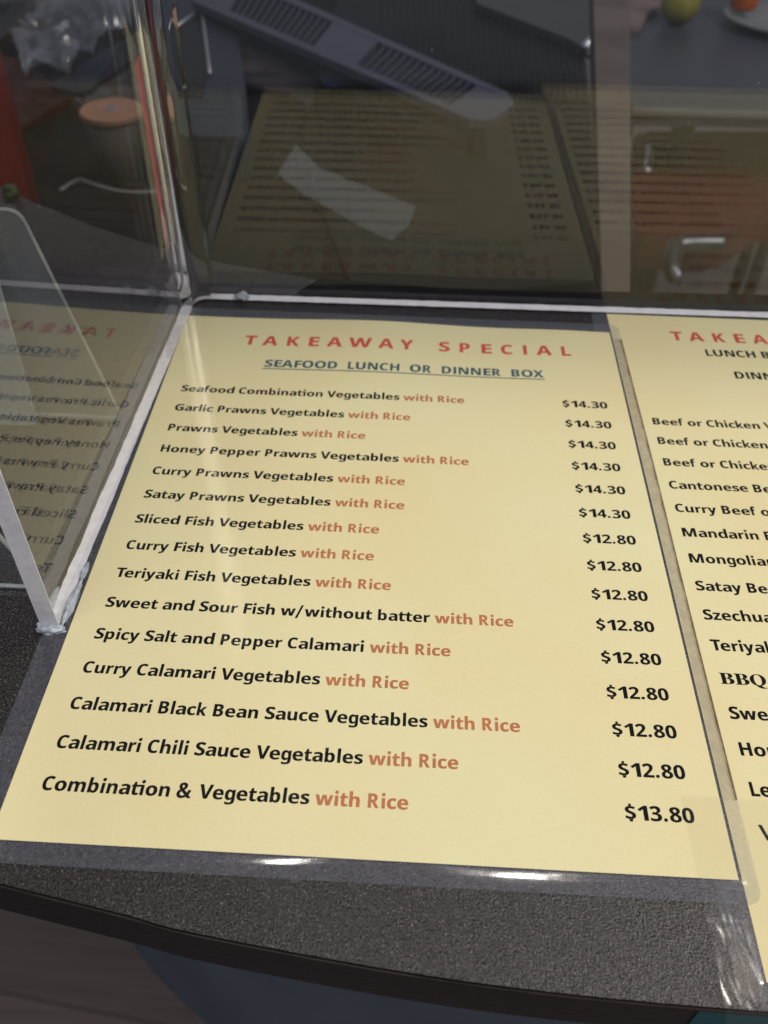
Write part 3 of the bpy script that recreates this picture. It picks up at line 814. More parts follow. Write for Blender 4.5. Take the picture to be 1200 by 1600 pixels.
EM = 7.2
DISHES = [("Seafood Combination Vegetables", 1, '$14.30'), ("Garlic Prawns Vegetables", 1, '$14.30'),
          ("Prawns Vegetables", 1, '$14.30'), ("Honey Pepper Prawns Vegetables", 1, '$14.30'),
          ("Curry Prawns Vegetables", 1, '$14.30'), ("Satay Prawns Vegetables", 1, '$14.30'),
          ("Sliced Fish Vegetables", 1, '$12.80'), ("Curry Fish Vegetables", 1, '$12.80'),
          ("Teriyaki Fish Vegetables", 1, '$12.80'), ("Sweet and Sour Fish w/without batter", 1, '$12.80'),
          ("Spicy Salt and Pepper Calamari", 1, '$12.80'), ("Curry Calamari Vegetables", 1, '$12.80'),
          ("Calamari Black Bean Sauce Vegetables", 1, '$12.80'), ("Calamari Chili Sauce Vegetables", 1, '$12.80'),
          ("Combination & Vegetables", 1, '$13.80')]


def up_left(x, y):
    return wave_left(x, y) + .035


def up_right(x, y):
    return wave_right(x, y) + .035


def fit_run(name, s, xa, xb, y, em, mat, lift, parent, **kw):
    """letters of size em, tracked so that the run spans xa..xb"""
    nat = text_width(s, em)
    tr = (xb - xa - nat) / (len(s) - 1)
    return text_mesh(name, s, xa, y, em, mat, lift, parent, track=tr, **kw)


fit_run('title_text', 'TAKEAWAY', 31.6, 113.4, 249.7, 12.3, M_red, up_left, LEFT, slope=.004)
fit_run('title_text', 'SPECIAL', 125.2, 189.0, 250.3, 12.3, M_red, up_left, LEFT, slope=.012)
sub = 'SEAFOOD  LUNCH  OR  DINNER  BOX'
em_s = 130.6 / text_width(sub, 1.0)
text_mesh('subtitle_text', sub, 43.9, 232.3, em_s, M_teal, up_left, LEFT, extra=(-.4, 130.9, -1.75, -1.15), slope=.004)
pitch = (211.0 - 15.35) / 14
for i, (s, r, pr) in enumerate(DISHES):
    y = 211.0 - pitch * i
    x = 9.2
    text_mesh('dish_name', s, x, y, EM, M_black, up_left, LEFT)
    x += text_width(s + ' ', EM)
    text_mesh('rice_note', 'with Rice', x, y - .05, EM, M_orange, up_left, LEFT)
    text_mesh('price', pr, 180.9, y + .5, EM * 1.02, M_black, up_left, LEFT)

EM2 = 7.35
fit_run('title_text', 'TAKEAWAY', 240.2, 322.0, 269.6, 12.3, M_red, up_right, RIGHT)
text_mesh('subtitle_text', 'LUNCH BOX', 254.2, 257.2, 8.6, M_black, up_right, RIGHT)
text_mesh('subtitle_text', 'DINNER BOX', 264.0, 239.4, 8.6, M_black, up_right, RIGHT)
RD = ["Beef or Chicken Vegetables", "Beef or Chicken", "Beef or Chicken", "Cantonese Beef or Chicken", "Curry Beef or Chicken",
      "Mandarin Beef or Chicken", "Mongolian Beef or Chicken", "Satay Beef or Chicken", "Szechuan Beef or Chicken",
      "Teriyaki Beef or Chicken", ("serifB", "serifB", "serifQ"), "Sweet and Sour", "Honey Chicken", "Lemon Chicken", "Vegetables"]
ry = [202.2, 188.9, 174.9, 160.8, 147.2, 133.7, 120.1, 106.4, 92.9, 79.5, 65.8, 52.4, 39.3, 25.7, 12.0]
for s, y in zip(RD, ry):
    em = EM2
    text_mesh('dish_name', s, 219.6, y, em * (1.0 if isinstance(s, tuple) else 1), M_black, up_right, RIGHT)
    if not isinstance(s, tuple):
        text_mesh('rice_note', 'with Rice', 219.6 + text_width(s + ' ', em), y, em, M_orange, up_right, RIGHT)

# grime caught along the right-hand edge of the front menu's film
M_grime = clear_mat('grime', .04, .4, (.45, .36, .27), .35, (.10, .065, .035), haze_var=.9, haze_scale=500)
rnd = random.Random(4)
verts, faces = [], []
N = 160
for i in range(N + 1):
    y = 24 + (268 - 24) * i / N
    x = 215.1 + (.35 * math.exp(-((y - 172) / 60) ** 2))
    wd = .25 + .28 * (noise.noise((y * .11, 0, 3)) + .5) + .25 * max(0, noise.noise((y * .6, 5, 3)))
    verts += [(x - wd, y, .66), (x + .18, y, .66)]
for i in range(N):
    faces.append((2 * i, 2 * i + 1, 2 * i + 3, 2 * i + 2))
mesh_obj('grime_line', verts, faces, M_grime, LEFT)
M_dull = clear_mat('dulled_film', .04, .3, (.98, .97, .95), .15, (.40, .33, .27), haze_var=.75, haze_scale=260)
verts, faces = [], []
for i in range(N + 1):
    y = 24 + (268 - 24) * i / N
    verts += [(211.25 + .1 * noise.noise((y * .2, 1, 1)), y, .63), (214.95, y, .63)]
for i in range(N):
    faces.append((2 * i, 2 * i + 1, 2 * i + 3, 2 * i + 2))
mesh_obj('dulled_margin', verts, faces, M_dull, LEFT)

# ------------------------------------------------------------------ sneeze guard
GUARD = thing('sneeze_guard', 'clear acrylic guard bent round a corner, standing along the far edge of the menus', 'screen')
T = 6.4
HGT = 620.0


def fin_x(y):
    return -4.75 + .0195 * y


def pan_y(x):
    return 289.2 + .0125 * x


def slab(name, a, b, z0, z1, mat, parent):
    """upright sheet between plan points a and b; its far face lies T to the left of the direction a>b"""
    a, b = Vector((a[0], a[1], 0)), Vector((b[0], b[1], 0))
    d = (b - a).normalized()
    n = Vector((-d.y, d.x, 0)) * T
    v = [a, b, b + n, a + n]
    verts = [(p.x, p.y, z0) for p in v] + [(p.x, p.y, z1) for p in v]
    faces = [(0, 1, 5, 4), (3, 7, 6, 2), (4, 5, 6, 7)]
    return mesh_obj(name, verts, faces, mat, parent)


R_IN = 6.5
ya, yb = 75.0, 282.0
side_a, side_b = (fin_x(ya), ya), (fin_x(yb), yb)
pan_a = (fin_x(289) + R_IN + 1.2, pan_y(8))
pan_b = (640.0, pan_y(640))
Z0 = .75
slab('side_panel', side_a, side_b, Z0, HGT, M_acrylic, GUARD)
slab('front_panel', pan_a, pan_b, Z0, HGT, M_acrylic, GUARD)
# bent corner
p0, p3 = Vector((side_b[0], side_b[1], 0)), Vector((pan_a[0], pan_a[1], 0))
d0 = Vector((side_b[0] - side_a[0], side_b[1] - side_a[1], 0)).normalized()
d3 = Vector((pan_b[0] - pan_a[0], pan_b[1] - pan_a[1], 0)).normalized()
inner, outer = [], []
K = 14
for i in range(K + 1):
    t = i / K
    c0, c1 = p0 + d0 * 4.6, p3 - d3 * 4.6
    p = p0 * (1 - t) ** 3 + c0 * 3 * t * (1 - t) ** 2 + c1 * 3 * t * t * (1 - t) + p3 * t ** 3
    d = (d0 * (1 - t) + d3 * t).normalized()
    inner.append(p)
    outer.append(p + Vector((-d.y, d.x, 0)) * T)
verts = [(p.x, p.y, z) for z in (Z0, HGT) for p in inner + outer]
n1 = K + 1
faces = []
for i in range(K):
    faces.append((i, i + 1, 2 * n1 + i + 1, 2 * n1 + i))
    faces.append((n1 + i + 1, n1 + i, 3 * n1 + i, 3 * n1 + i + 1))
mesh_obj('bent_corner', verts, faces, M_bend, GUARD, smooth=True)
# sawn edges: the underside all along, and the upright end of the side panel
pin = [Vector((side_a[0], side_a[1], 0)), *inner, Vector((pan_b[0], pan_b[1], 0))]
na, nb = Vector((-d0.y, d0.x, 0)) * T, Vector((-d3.y, d3.x, 0)) * T
pout = [pin[0] + na, *outer, pin[-1] + nb]


def dense(pts):
    out = []
    for a, b in zip(pts[:-1], pts[1:]):
        n = max(1, int((b - a).length / 3))
        out += [a.lerp(b, i / n) for i in range(n)]
    return out + [pts[-1]]


def paired(A, B):
    oa, ob = [], []
    for a0, a1, b0, b1 in zip(A[:-1], A[1:], B[:-1], B[1:]):
        n = max(1, int((a1 - a0).length / 3))
        oa += [a0.lerp(a1, i / n) for i in range(n)]
        ob += [b0.lerp(b1, i / n) for i in range(n)]
    return oa + [A[-1]], ob + [B[-1]]


ia, ib = paired(pin, pout)
verts, faces = [], []
for a, b in zip(ia, ib):
    w = .16 * noise.noise((a.x * .2, a.y * .2, 1))
    m_ = (b - a)
    a2, b2 = a + m_ * (.05 + w * .3), b - m_ * (.16 + w * .5)
    verts += [(a2.x, a2.y, Z0 - .1), (b2.x, b2.y, Z0 - .1), (a2.x, a2.y, Z0 + .02), (b2.x, b2.y, Z0 + .02)]
for i in range(len(ia) - 1):
    a = 4 * i
    faces += [(a + 2, a + 6, a + 7, a + 3), (a, a + 1, a + 5, a + 4), (a, a + 4, a + 6, a + 2), (a + 1, a + 3, a + 7, a + 5)]
mesh_obj('sawn_edge', verts, faces, M_frost, GUARD)
e0 = Vector((side_a[0], side_a[1], 0))
bm = bmesh.new()
q = [e0 - d0 * .25, e0 - d0 * .25 + na, e0 + na, e0]
add_prism(bm, [(p.x, p.y) for p in q], Z0 - .1, HGT, 0)
bm_obj('sawn_edge', bm, M_frost, GUARD)


M_redstreak = rough_mat('red_streak', (.62, .07, .07), .5, .15, 120)  # red strip added behind the bend to give its red streak
M_pinkend = rough_mat('pink_streak_end', (.85, .48, .40), .6, .15, 120)
rt = random.Random(11)
nrm = Vector((-d0.y, d0.x, 0))
path = [p0 - d0 * 7 + nrm * (T + .4), p0 - d0 * 4.5 + nrm * (T + .4), p0 - d0 * 2 + nrm * (T + .4)] \
    + [outer[i] + (outer[i] - inner[i]).normalized() * .5 for i in (1, 3)]
zs_lo = [27, 40, 31, 42, 24]
zs_mid = [50, 55, 48, 56, 49]
verts, faces, fm = [], [], []
for p, zl, zm in zip(path, zs_lo, zs_mid):
    verts += [(p.x, p.y, zl), (p.x, p.y, zm), (p.x, p.y, 118 + rt.uniform(-3, 3))]
for i in range(4):
    a = 3 * i
    faces += [(a, a + 3, a + 4, a + 1), (a + 1, a + 4, a + 5, a + 2)]
    fm += [1, 0]
mesh_obj('red_streak', verts, faces, [M_redstreak, M_pinkend], GUARD, smooth=True, fmat=fm)


def lump(name, cx, cy, rx, ry, rz, seed, parent, mat=None, rot=0.0):
    bm = bmesh.new()
    bmesh.ops.create_icosphere(bm, subdivisions=4, radius=1)
    for v in bm.verts:
        p = v.co.copy()
        k = 1 + .38 * noise.noise(p * 1.7 + Vector((seed, 0, 0))) + .16 * noise.noise(p * 5 + Vector((0, seed, 0)))
        x, y = p.x * rx * k, p.y * ry * k
        v.co = Vector((cx + x * math.cos(rot) - y * math.sin(rot), cy + x * math.sin(rot) + y * math.cos(rot),
                       max(0.05, .5 * rz + p.z * rz * k)))
    return bm_obj(name, bm, mat or M_putty, parent, True)


# silicone squeezed out round the foot
lump('silicone_bead', fin_x(75) - 3.2, 74.2, 5.4, 2.2, 1.8, 3, GUARD)
lump('silicone_bead', fin_x(88) + .6, 86, 1.5, 9.5, 1.6, 8, GUARD, rot=-.05)
lump('silicone_bead', fin_x(100) + .5, 101, 1.0, 4.5, 1.3, 12, GUARD, rot=-.02)
lump('silicone_bead', fin_x(105) - 6.6, 84, 1.3, 9, 1.3, 21, GUARD)
lump('silicone_bead', 24.5, pan_y(24) + 2.2, 3.4, 2.6, 2.4, 31, GUARD)

# ------------------------------------------------------------------ clear leaflet holder left of the guard
M_holder = clear_mat('clear_styrene', .05, .02, (.97, .98, .98), .075, (.75, .8, .82), haze_var=.3, haze_scale=30)
M_thin = clear_mat('thin_styrene', .012, .02, (.985, .99, .99), .004, (.75, .8, .82))
M_frosted = clear_mat('frosted_styrene', .05, .15, (.85, .87, .88), .28, (.66, .70, .71), haze_var=.4, haze_scale=40)
HOLD = thing('leaflet_holder', 'clear plastic leaflet holder with round corners, left of the guard', 'leaflet holder')


def upright(name, pts, y, th, mat, parent, lean=0.0):
    """sheet facing the viewer: outline in (x, z) at depth y"""
    o = round_corners(pts, 5)
    verts = [(p[0], y + lean * p[1], p[1]) for p in o] + [(p[0], y + th + lean * p[1], p[1]) for p in o]
    n = len(o)
    faces = [tuple(range(n)), tuple(range(2 * n - 1, n - 1, -1))]
    fm = [0, 0]
    for i in range(n):
        faces.append((i, i + n, (i + 1) % n + n, (i + 1) % n))
        fm.append(1)
    return mesh_obj(name, verts, faces, [mat, M_frosted], parent, fmat=fm)


upright('back_panel', [(-150, .6), (-11.6, .6), (-31.5, 95), (-128, 95)], 189, 2.4, M_holder, HOLD)
bm = bmesh.new()
add_tube(bm, smooth_path([(-38, 94, 66), (-30, 93.5, 42), (-16.5, 93, 7), (-15.5, 92.6, 3), (-18, 92.4, 1.2), (-40, 92, 1.2), (-150, 92, 1.2)], 5), .85, 8)
bm_obj('front_rim', bm, M_frosted, HOLD, True)
upright('pocket', [(-140, .6), (-46, .6), (-41, 150), (-140, 150)], 182, 1.6, M_frosted, HOLD)
bm = bmesh.new()
add_prism(bm, round_corners([(-150, 88), (-11.8, 88), (-12.8, 192), (-150, 192)], 5), .2, .55)
bm_obj('base_sheet', bm, M_film, HOLD)

# ------------------------------------------------------------------ clear tape across the two menus
M_tape = clear_mat('clear_tape', .035, .17, (.995, .992, .985), .006, (.7, .66, .6), .1, 40, .0006, haze_var=.8, haze_scale=120)
TL, TRR = at(1071, 1250), Vector((230.0, 24.0, 0))
verts, faces = [], []
nx, ny = 60, 130
for j in range(ny + 1):
    for i in range(nx + 1):
        u, v = i / nx, j / ny
        y = 24.3 - v * 60.5
        x = 198.4 + .8 * v + u * (31 - 4 * v)
        z = .95
        loose = sstep(30.5 / 60, 36 / 60, v)             # below the front menu it bridges to the black counter
        z = z * (1 - loose) + .32 * loose
        amp = loose * (1 - sstep(.28, .42, u)) * .30 + sstep(.5, .7, u) * .12 * sstep(.05, .3, v) + .015
        q_ = x + .22 * y
        c = abs(noise.noise((q_ * .26, y * .045, 2.2))) + .5 * abs(noise.noise((q_ * .55 + 3, y * .11, 7))) \
            + .10 * abs(noise.noise((x * 1.1, y * .5, 9)))
        z += amp * c
        if y < -32.5:
            z -= (-32.5 - y) ** 2 * .18
        verts.append((x + .25 * noise.noise((0, y * .3, 1)), y, z))
for j in range(ny):
    for i in range(nx):
        a = j * (nx + 1) + i
        faces.append((a, a + nx + 1, a + nx + 2, a + 1))
tp = mesh_obj('clear_tape', verts, faces, M_tape, smooth=True)
tag(tp, 'strip of crinkled clear tape joining the two menus, stuck over the counter edge', 'tape')

M_strip = rough_mat('dark_band_black', (.003, .003, .004), .8, .3, 60, spec=.03)  # black strip added to make the dark band behind the panel
bm = bmesh.new()
add_prism(bm, [(52, 298.5), (640, 306), (640, 326), (130, 308.5), (62, 313)], .1, 1.6, .4)
o = bm_obj('dark_band', bm, M_strip)
tag(o, 'flat black strip added to darken the counter just behind the long guard panel', 'strip')

# ------------------------------------------------------------------ behind the guard: lower bench and what stands on it
BZ = -150.0
M_bench = rough_mat('dark_bench', (0.0045, 0.0040, 0.0042), .75, .35, 9, .15, 400)
bench = thing('bench', 'dark lower bench behind the counter', 'bench')
bm = bmesh.new()
add_prism(bm, [(212, 306), (240, 620), (285, 900), (330, 1500), (-1500, 1500), (-1500, 900), (-620, 790), (-420, 650), (-230, 500), (-120, 420), (-18, 360), (66, 330), (124, 315)],
          BZ - 30, BZ, 1.0)
bm_obj('bench_top', bm, M_bench, bench)
bm = bmesh.new()
add_prism(bm, [(190, 360), (270, 1400), (-1400, 1400), (-1400, 1000), (-400, 720), (-100, 460)], -1049, BZ - 30.5)
bm_obj('bench_body', bm, M_bench, bench)


def poly(pix, z):
    return [at(px, py, z) for px, py in pix]


def plate(name, pix, z0, z1, mat, parent=None, r=0.0, bevel=0.0):
    """flat-lying slab whose outline is given where it is seen, at its own height z1"""
    pts = [(p.x, p.y) for p in poly(pix, z1)]
    if r:
        pts = round_corners(pts, r)
    bm = bmesh.new()
    add_prism(bm, pts, z0, z1, bevel)
    return bm_obj(name, bm, mat, parent)


# brown rail on the right
M_rail = rough_mat('brown_wood_rail', (0.0688, 0.0528, 0.0459), .45, .25, 14, .2, 120)
rail = thing('wooden_rail', 'narrow brown wooden rail running away beside the black ribbed mat', 'rail')
plate('rail_top', [(941, 500), (985, 500), (985, -40), (926, -40)], -44, -20, M_rail, rail, 0, .8)
for f_ in (.12, .8):
    a = at(962, 500, -20).lerp(at(956, -40, -20), f_)
    bm = bmesh.new()
    add_lathe(bm, a.x, a.y, [(6, -1049), (6, -44.2)], 20)
    bm_obj('post', bm, M_rail, rail, True)

# ribbed black mat
M_rib = rough_mat('black_rubber', spec=.15, col=(0.0016, 0.0017, 0.0023), rough=.55, var=.3, var_scale=30, bump=.2, bump_scale=500)
mat_out = [(540, -60), (700, -14), (745, 3), (890, 60), (915, 92), (921, 150), (929, 240), (937, 440), (560, 470), (470, 240)]
bm = bmesh.new()
ptsm = round_corners([(p.x, p.y) for p in poly(mat_out, BZ + 12)], 14)
add_prism(bm, ptsm, BZ + .5, BZ + 12, .8)
ribs = bmesh.new()
mats = thing('rubber_mat', 'black ribbed rubber mat with a rounded corner, behind the guard', 'mat')
bm_obj('mat_sheet', bm, M_rib, mats)
for k in range(33):
    xa = 590 + k * 10
    ytop = -40 if xa < 700 else max(-40, (xa - 745) * .39 + 16)
    a, b = at(xa, ytop, BZ + 11.9), at(xa + 3, 158, BZ + 11.9)
    add_tube(ribs, [a, b], 2.6, 6)
M_rib2 = rough_mat('black_rubber_ribs', spec=.15, col=(0.0018, 0.0018, 0.0023), rough=.5, var=.3, var_scale=30, bump=.2, bump_scale=500)
bm_obj('ribbing', ribs, M_rib2, mats, True)

# grey hinged lid with a bright rolled edge
M_grey = rough_mat('grey_painted_steel', (0.0264, 0.0288, 0.0326), .38, .15, 10, .1, 300)
M_chrome = rough_mat('polished_steel', (.60, .61, .64), .28, .05, 20, metal=1.0)
lid = thing('steel_lid', 'grey steel lid with a bright rolled edge, by the brown rail', 'lid')
plate('lid_plate', [(735, -60), (975, -60), (975, 22), (925, 82), (893, 62), (745, 5)], BZ + 14, BZ + 24, M_grey, lid, 6, 1.0)
bm = bmesh.new()
add_tube(bm, [at(916, 76, BZ + 27), at(964, 20, BZ + 27)], 8.5, 20)
bm_obj('rolled_edge', bm, M_chrome, lid, True)

# long vent cover: frame with two rows of slots
M_vent = rough_mat('lilac_grey_plastic', (0.0382, 0.0395, 0.0625), .45, .12, 12, .1, 300)
M_dark = rough_mat('dark_void', (.004, .004, .006), .7)
vent = thing('vent_cover', 'lilac grey slotted vent cover lying at a slant across the ribbed mat', 'vent')
VZ = BZ + 62


def vq(u, v):
    """u along the bar 0..1, v across 0..1, as seen from the picture, at height VZ"""
    a = Vector((330, -60)).lerp(Vector((803, 149)), u)
    b = Vector((300, 2)).lerp(Vector((742, 190)), u)
    p = a.lerp(b, v)
    w = at(p.x, p.y, VZ)
    return (w.x, w.y)


def strip(bm, u0, u1, v0, v1, z0, z1):
    add_prism(bm, [vq(u0, v0), vq(u1, v0), vq(u1, v1), vq(u0, v1)], z0, z1)


bm = bmesh.new()
add_prism(bm, round_corners([vq(0, .06), vq(.985, .06), vq(.985, .94), vq(0, .94)], 10), VZ - 20, VZ - 9)
bm_obj('housing', bm, M_dark, vent)
for u_ in (.03, .95):
    q = vq(u_, .5)
    bm = bmesh.new()
    add_prism(bm, [(q[0] - 9, q[1] - 9), (q[0] + 9, q[1] - 9), (q[0] + 9, q[1] + 9), (q[0] - 9, q[1] + 9)], BZ + 12.2, VZ - 20.2)
    bm_obj('foot', bm, M_dark, vent)
bm = bmesh.new()
s1, s2, s3, s4 = .12, .415, .565, .895
for u0, u1 in ((0, s1), (s2, s3), (s4, .985)):
    strip(bm, u0, u1, .14, .86, VZ - 8, VZ)
strip(bm, 0, .985, 0, .14, VZ - 8, VZ + .4)
strip(bm, 0, .985, .86, 1.0, VZ - 8, VZ + .4)
add_prism(bm, round_corners([vq(.985, 0), vq(1.03, .18), vq(1.03, .80), vq(.985, 1.0)], 12), VZ - 8, VZ - .2)
bm_obj('frame', bm, M_vent, vent)
for u0, u1, n in ((s1, s2, 14), (s3, s4, 14)):
    for i in range(1, n):
        c = u0 + (u1 - u0) * i / n
        bm = bmesh.new()
        strip(bm, c - .0021, c + .0021, .14, .86, VZ - 6, VZ - .6)
        bm_obj('slat', bm, M_vent, vent)

# blue bottle cap under the vent, pale wedge beside it
M_blue = rough_mat('blue_plastic', (.12, .19, .42), .35, .1, 20)
c = at(528, 140, BZ + 2)
bottle = thing('blue_bottle', 'short blue capped bottle below the middle of the vent cover', 'bottle')
bm = bmesh.new()
add_lathe(bm, c.x, c.y, [(20, BZ + .5), (22, BZ + 3), (22, BZ + 30), (15, BZ + 36)], 40)
bm_obj('bottle_body', bm, M_blue, bottle, True)
bm = bmesh.new()
add_lathe(bm, c.x, c.y, [(14, BZ + 36.2), (14, BZ + 44), (12, BZ + 45)], 40)
bm_obj('cap', bm, M_blue, bottle, True)
w_ = plate('plastic_wedge', [(452, 130), (505, 148), (560, 172), (640, 205), (610, 225), (520, 185), (455, 150)], BZ + .5, BZ + 9, M_vent, None, 4, .6)
tag(w_, 'small lilac plastic strip lying below the blue bottle', 'strip')

# dark blue cabinet door with a pale bent wire
M_navy = rough_mat('navy_plastic', (0.0111, 0.0163, 0.0286), .42, .2, 8, .1, 300)
bx = thing('navy_case', 'dark navy case with a thin pale wire bracket, right of the guard corner', 'case')
plate('case_body', [(214, -60), (352, -60), (372, 60), (386, 150), (388, 214), (250, 208)], BZ + .5, BZ + 45, M_navy, bx, 16, 2.0)
M_wire = rough_mat('pale_wire', (0.2520, 0.2660, 0.2940), .3, .1, 40, metal=.6)
bm = bmesh.new()
add_tube(bm, [at(268, 47, BZ + 48), at(308, 18, BZ + 48), at(313, 17, BZ + 48), at(317, 26, BZ + 48), at(328, 115, BZ + 48)], 1.9, 8)
bm_obj('wire_bracket', bm, M_wire, bx, True)
M_card = rough_mat('black_card', (.006, .006, .008), .5)
plate('card', [(270, 52), (309, 23), (324, 112), (316, 150), (276, 150)], BZ + 45.2, BZ + 46.4, M_card, bx)

# mauve quilted bag behind the case
M_mauve = rough_mat('mauve_cloth', (0.0315, 0.0252, 0.0315), .8, .5, 14, .4, 150)
c = at(440, 95, BZ + 20)
lump_o = lump('cloth_bundle', 0, 0, 95, 60, 22, 5, None, M_mauve)
lump_o.location = (c.x * MM, c.y * MM, (BZ + 1) * MM)
tag(lump_o, 'crumpled mauve cloth bundle under the left end of the vent cover', 'cloth')

# tub with a salmon lid
M_salmon = rough_mat('salmon_plastic', (0.2429, 0.1297, 0.0911), .5, .12, 30, .05, 200)
M_tub = rough_mat('grey_plastic_tub', (0.0367, 0.0353, 0.0353), .45, .15, 15)
tub = thing('lidded_tub', 'small grey tub with a round salmon pink lid, behind the guard on the left', 'tub')
TZ = BZ + 70
L_, R_ = at(124, 170, TZ), at(223, 170, TZ)
cc = (L_ + R_) / 2
rad = (R_ - L_).length / 2
bm = bmesh.new()
add_lathe(bm, cc.x, cc.y, [(rad * .62, BZ + .5), (rad * .66, BZ + 3), (rad * .93, TZ - 6.2)], 56)
bm_obj('tub_body', bm, M_tub, tub, True)
bm = bmesh.new()
add_lathe(bm, cc.x, cc.y, [(rad * .97, TZ - 6), (rad, TZ - 5), (rad, TZ - 1), (rad * .97, TZ)], 64)
bm_obj('lid', bm, M_salmon, tub)
bm = bmesh.new()
add_prism(bm, round_corners([(cc.x - 6, cc.y - 5), (cc.x + 4, cc.y - 7), (cc.x + 7, cc.y + 5), (cc.x - 2, cc.y + 8)], 3), TZ + .1, TZ + .5)
bm_obj('sticker', bm, rough_mat('grey_sticker', (.16, .17, .22), .5, .5, 90), tub)

# dark boards lying in diagonal bands, pale crumpled bag on them
M_board = rough_mat('black_board', (.007, .008, .012), .4, .2, 10)
M_brown = rough_mat('dark_brown_board', (.024, .014, .011), .5, .3, 12)
M_deepred = rough_mat('dark_red_board', (0.0300, 0.0060, 0.0060), .5, .3, 12)
for nm, pix, m_, z_, lb in (
        ('long_board', [(-60, 105), (92, -8), (60, -60), (-120, 20)], M_board, 20, 'black board at the far left behind the guard, beyond the plastic bag'),
        ('long_board', [(78, 132), (200, 56), (222, 82), (196, 100), (128, 146)], M_navy, 16, 'navy black strip of board between the plastic bag and the lidded tub'),
        ('long_board', [(-30, 75), (40, 95), (80, 130), (125, 146), (-40, 238)], M_deepred, 9, 'dark red board lying below the plastic bag, beside the red canister')):
    o = plate(nm, pix, BZ + .5, BZ + z_, m_, None, 3, .8)
    tag(o, lb, 'board')
M_bag = clear_mat('plastic_bag', .06, .12, (.85, .86, .9), .34, (.19, .20, .25), .1, 30, .003, haze_var=1.0, haze_scale=14)
rb = [(88, 0), (205, -10), (208, 30), (196, 55), (90, 122), (42, 122), (24, 72)]


def crumple(name, pix, z, amp, mat, seed, f=.03, n=70):
    pts = [(p.x, p.y) for p in poly(pix, z)]
    xs, ys = [p[0] for p in pts], [p[1] for p in pts]
    x0, x1, y0, y1 = min(xs), max(xs), min(ys), max(ys)

    def inside(x, y):
        r = False
        for i in range(len(pts)):
            (xa, ya_), (xb, yb_) = pts[i - 1], pts[i]
            if (ya_ > y) != (yb_ > y) and x < (xb - xa) * (y - ya_) / (yb_ - ya_) + xa:
                r = not r
        return r
    verts, faces = [], []
    for j in range(n + 1):
        for i in range(n + 1):
            x, y = x0 + (x1 - x0) * i / n, y0 + (y1 - y0) * j / n
            h = abs(noise.noise((x * f, y * f, seed))) + .5 * abs(noise.noise((x * f * 2.3, y * f * 2.3, seed + 4))) \
                + .3 * noise.noise((x * f * 5, y * f * 5, seed + 9))
            verts.append((x + 4 * noise.noise((x * .1, y * .1, 3)), y, z + amp * h))
    for j in range(n):
        for i in range(n):
            if inside(x0 + (x1 - x0) * (i + .5) / n, y0 + (y1 - y0) * (j + .5) / n):
                a = j * (n + 1) + i
                faces.append((a, a + 1, a + n + 2, a + n + 1))
    return mesh_obj(name, verts, faces, mat, smooth=True)


bag = crumple('plastic_bag', rb, BZ + 24, 34, M_bag, 1.5, .017)
tag(bag, 'crumpled pale plastic bag at the top left behind the guard', 'bag')
M_bag2 = clear_mat('grey_plastic_sheet', .06, .15, (.95, .95, .96), .007, (.30, .31, .34), .2, 40, .003, haze_var=.5, haze_scale=12)
b2 = plate('plastic_sheet', [(462, 226), (500, 262), (560, 286), (650, 322), (640, 350), (612, 376), (560, 352), (470, 300), (434, 272)],
           BZ + 13.5, BZ + 14.1, M_bag2)
b3 = plate('plastic_sheet', [(572, 193), (600, 203), (656, 226), (646, 238), (596, 221)], BZ + 13.5, BZ + 14.1, M_bag2)
tag(b3, 'small sliver of translucent plastic behind the guard, above the larger plastic sheet', 'plastic sheet')
tag(b2, 'larger thin translucent plastic sheet lying behind the middle of the guard', 'plastic sheet')
M_speck = rough_mat('speckled_stone', (.055, .05, .055), .6, .85, 55, .2, 200, detail=6)
o = plate('speckled_slab', [(112, 148), (160, 118), (212, 90), (240, 130), (228, 160), (130, 168)], BZ + .5, BZ + 10, M_speck, None, 4, 1)
tag(o, 'speckled dark grey stone slab beside the lidded tub', 'slab')

# thin pale cable
M_cable = rough_mat('pale_cable', (0.1764, 0.1764, 0.1764), .3, .2, 80)
bm = bmesh.new()
add_tube(bm, smooth_path([at(94, 297, BZ + 3), at(122, 281, BZ + 3), at(135, 284, BZ + 3), at(165, 294, BZ + 3), at(200, 300, BZ + 3), at(231, 300, BZ + 3), at(262, 298, BZ + 3)], 6), 1.7, 8)
cable = bm_obj('cable', bm, M_cable, None, True)
tag(cable, 'thin pale cable lying in a curve behind the guard on the left', 'cable')

# red canister at the left
M_canred = rough_mat('red_plastic', (0.1000, 0.0100, 0.0110), .4, .12, 12)
can = thing('red_canister', 'tall red canister at the left edge behind the guard', 'canister')
base = at(40, 340, BZ)
r_ = 62
cx_, cy_ = base.x - r_ + 8, base.y + 8
bm = bmesh.new()
add_lathe(bm, cx_, cy_, [(r_ - 2, BZ + .5), (r_, BZ + 4), (r_, BZ + 146), (r_ * .93, BZ + 160), (r_ * .7, BZ + 170)], 64)
bm_obj('can_body', bm, M_canred, can, True)
bm = bmesh.new()
add_lathe(bm, cx_, cy_, [(r_ * .55, BZ + 170.2), (r_ * .55, BZ + 186), (r_ * .5, BZ + 189)], 48)
bm_obj('cap', bm, M_canred, can, True)
M_green = rough_mat('green_label', (.02, .05, .02), .5, .2, 30)
gp = at(20, 312, 0)
gb = lump('green_clip', 0, 0, 5, 4, 6, 14, None, M_green)
gb.location = (gp.x * MM, (gp.y + 0) * MM, .0005)
tag(gb, 'small green peg on the back edge of the counter, by the red canister', 'peg')

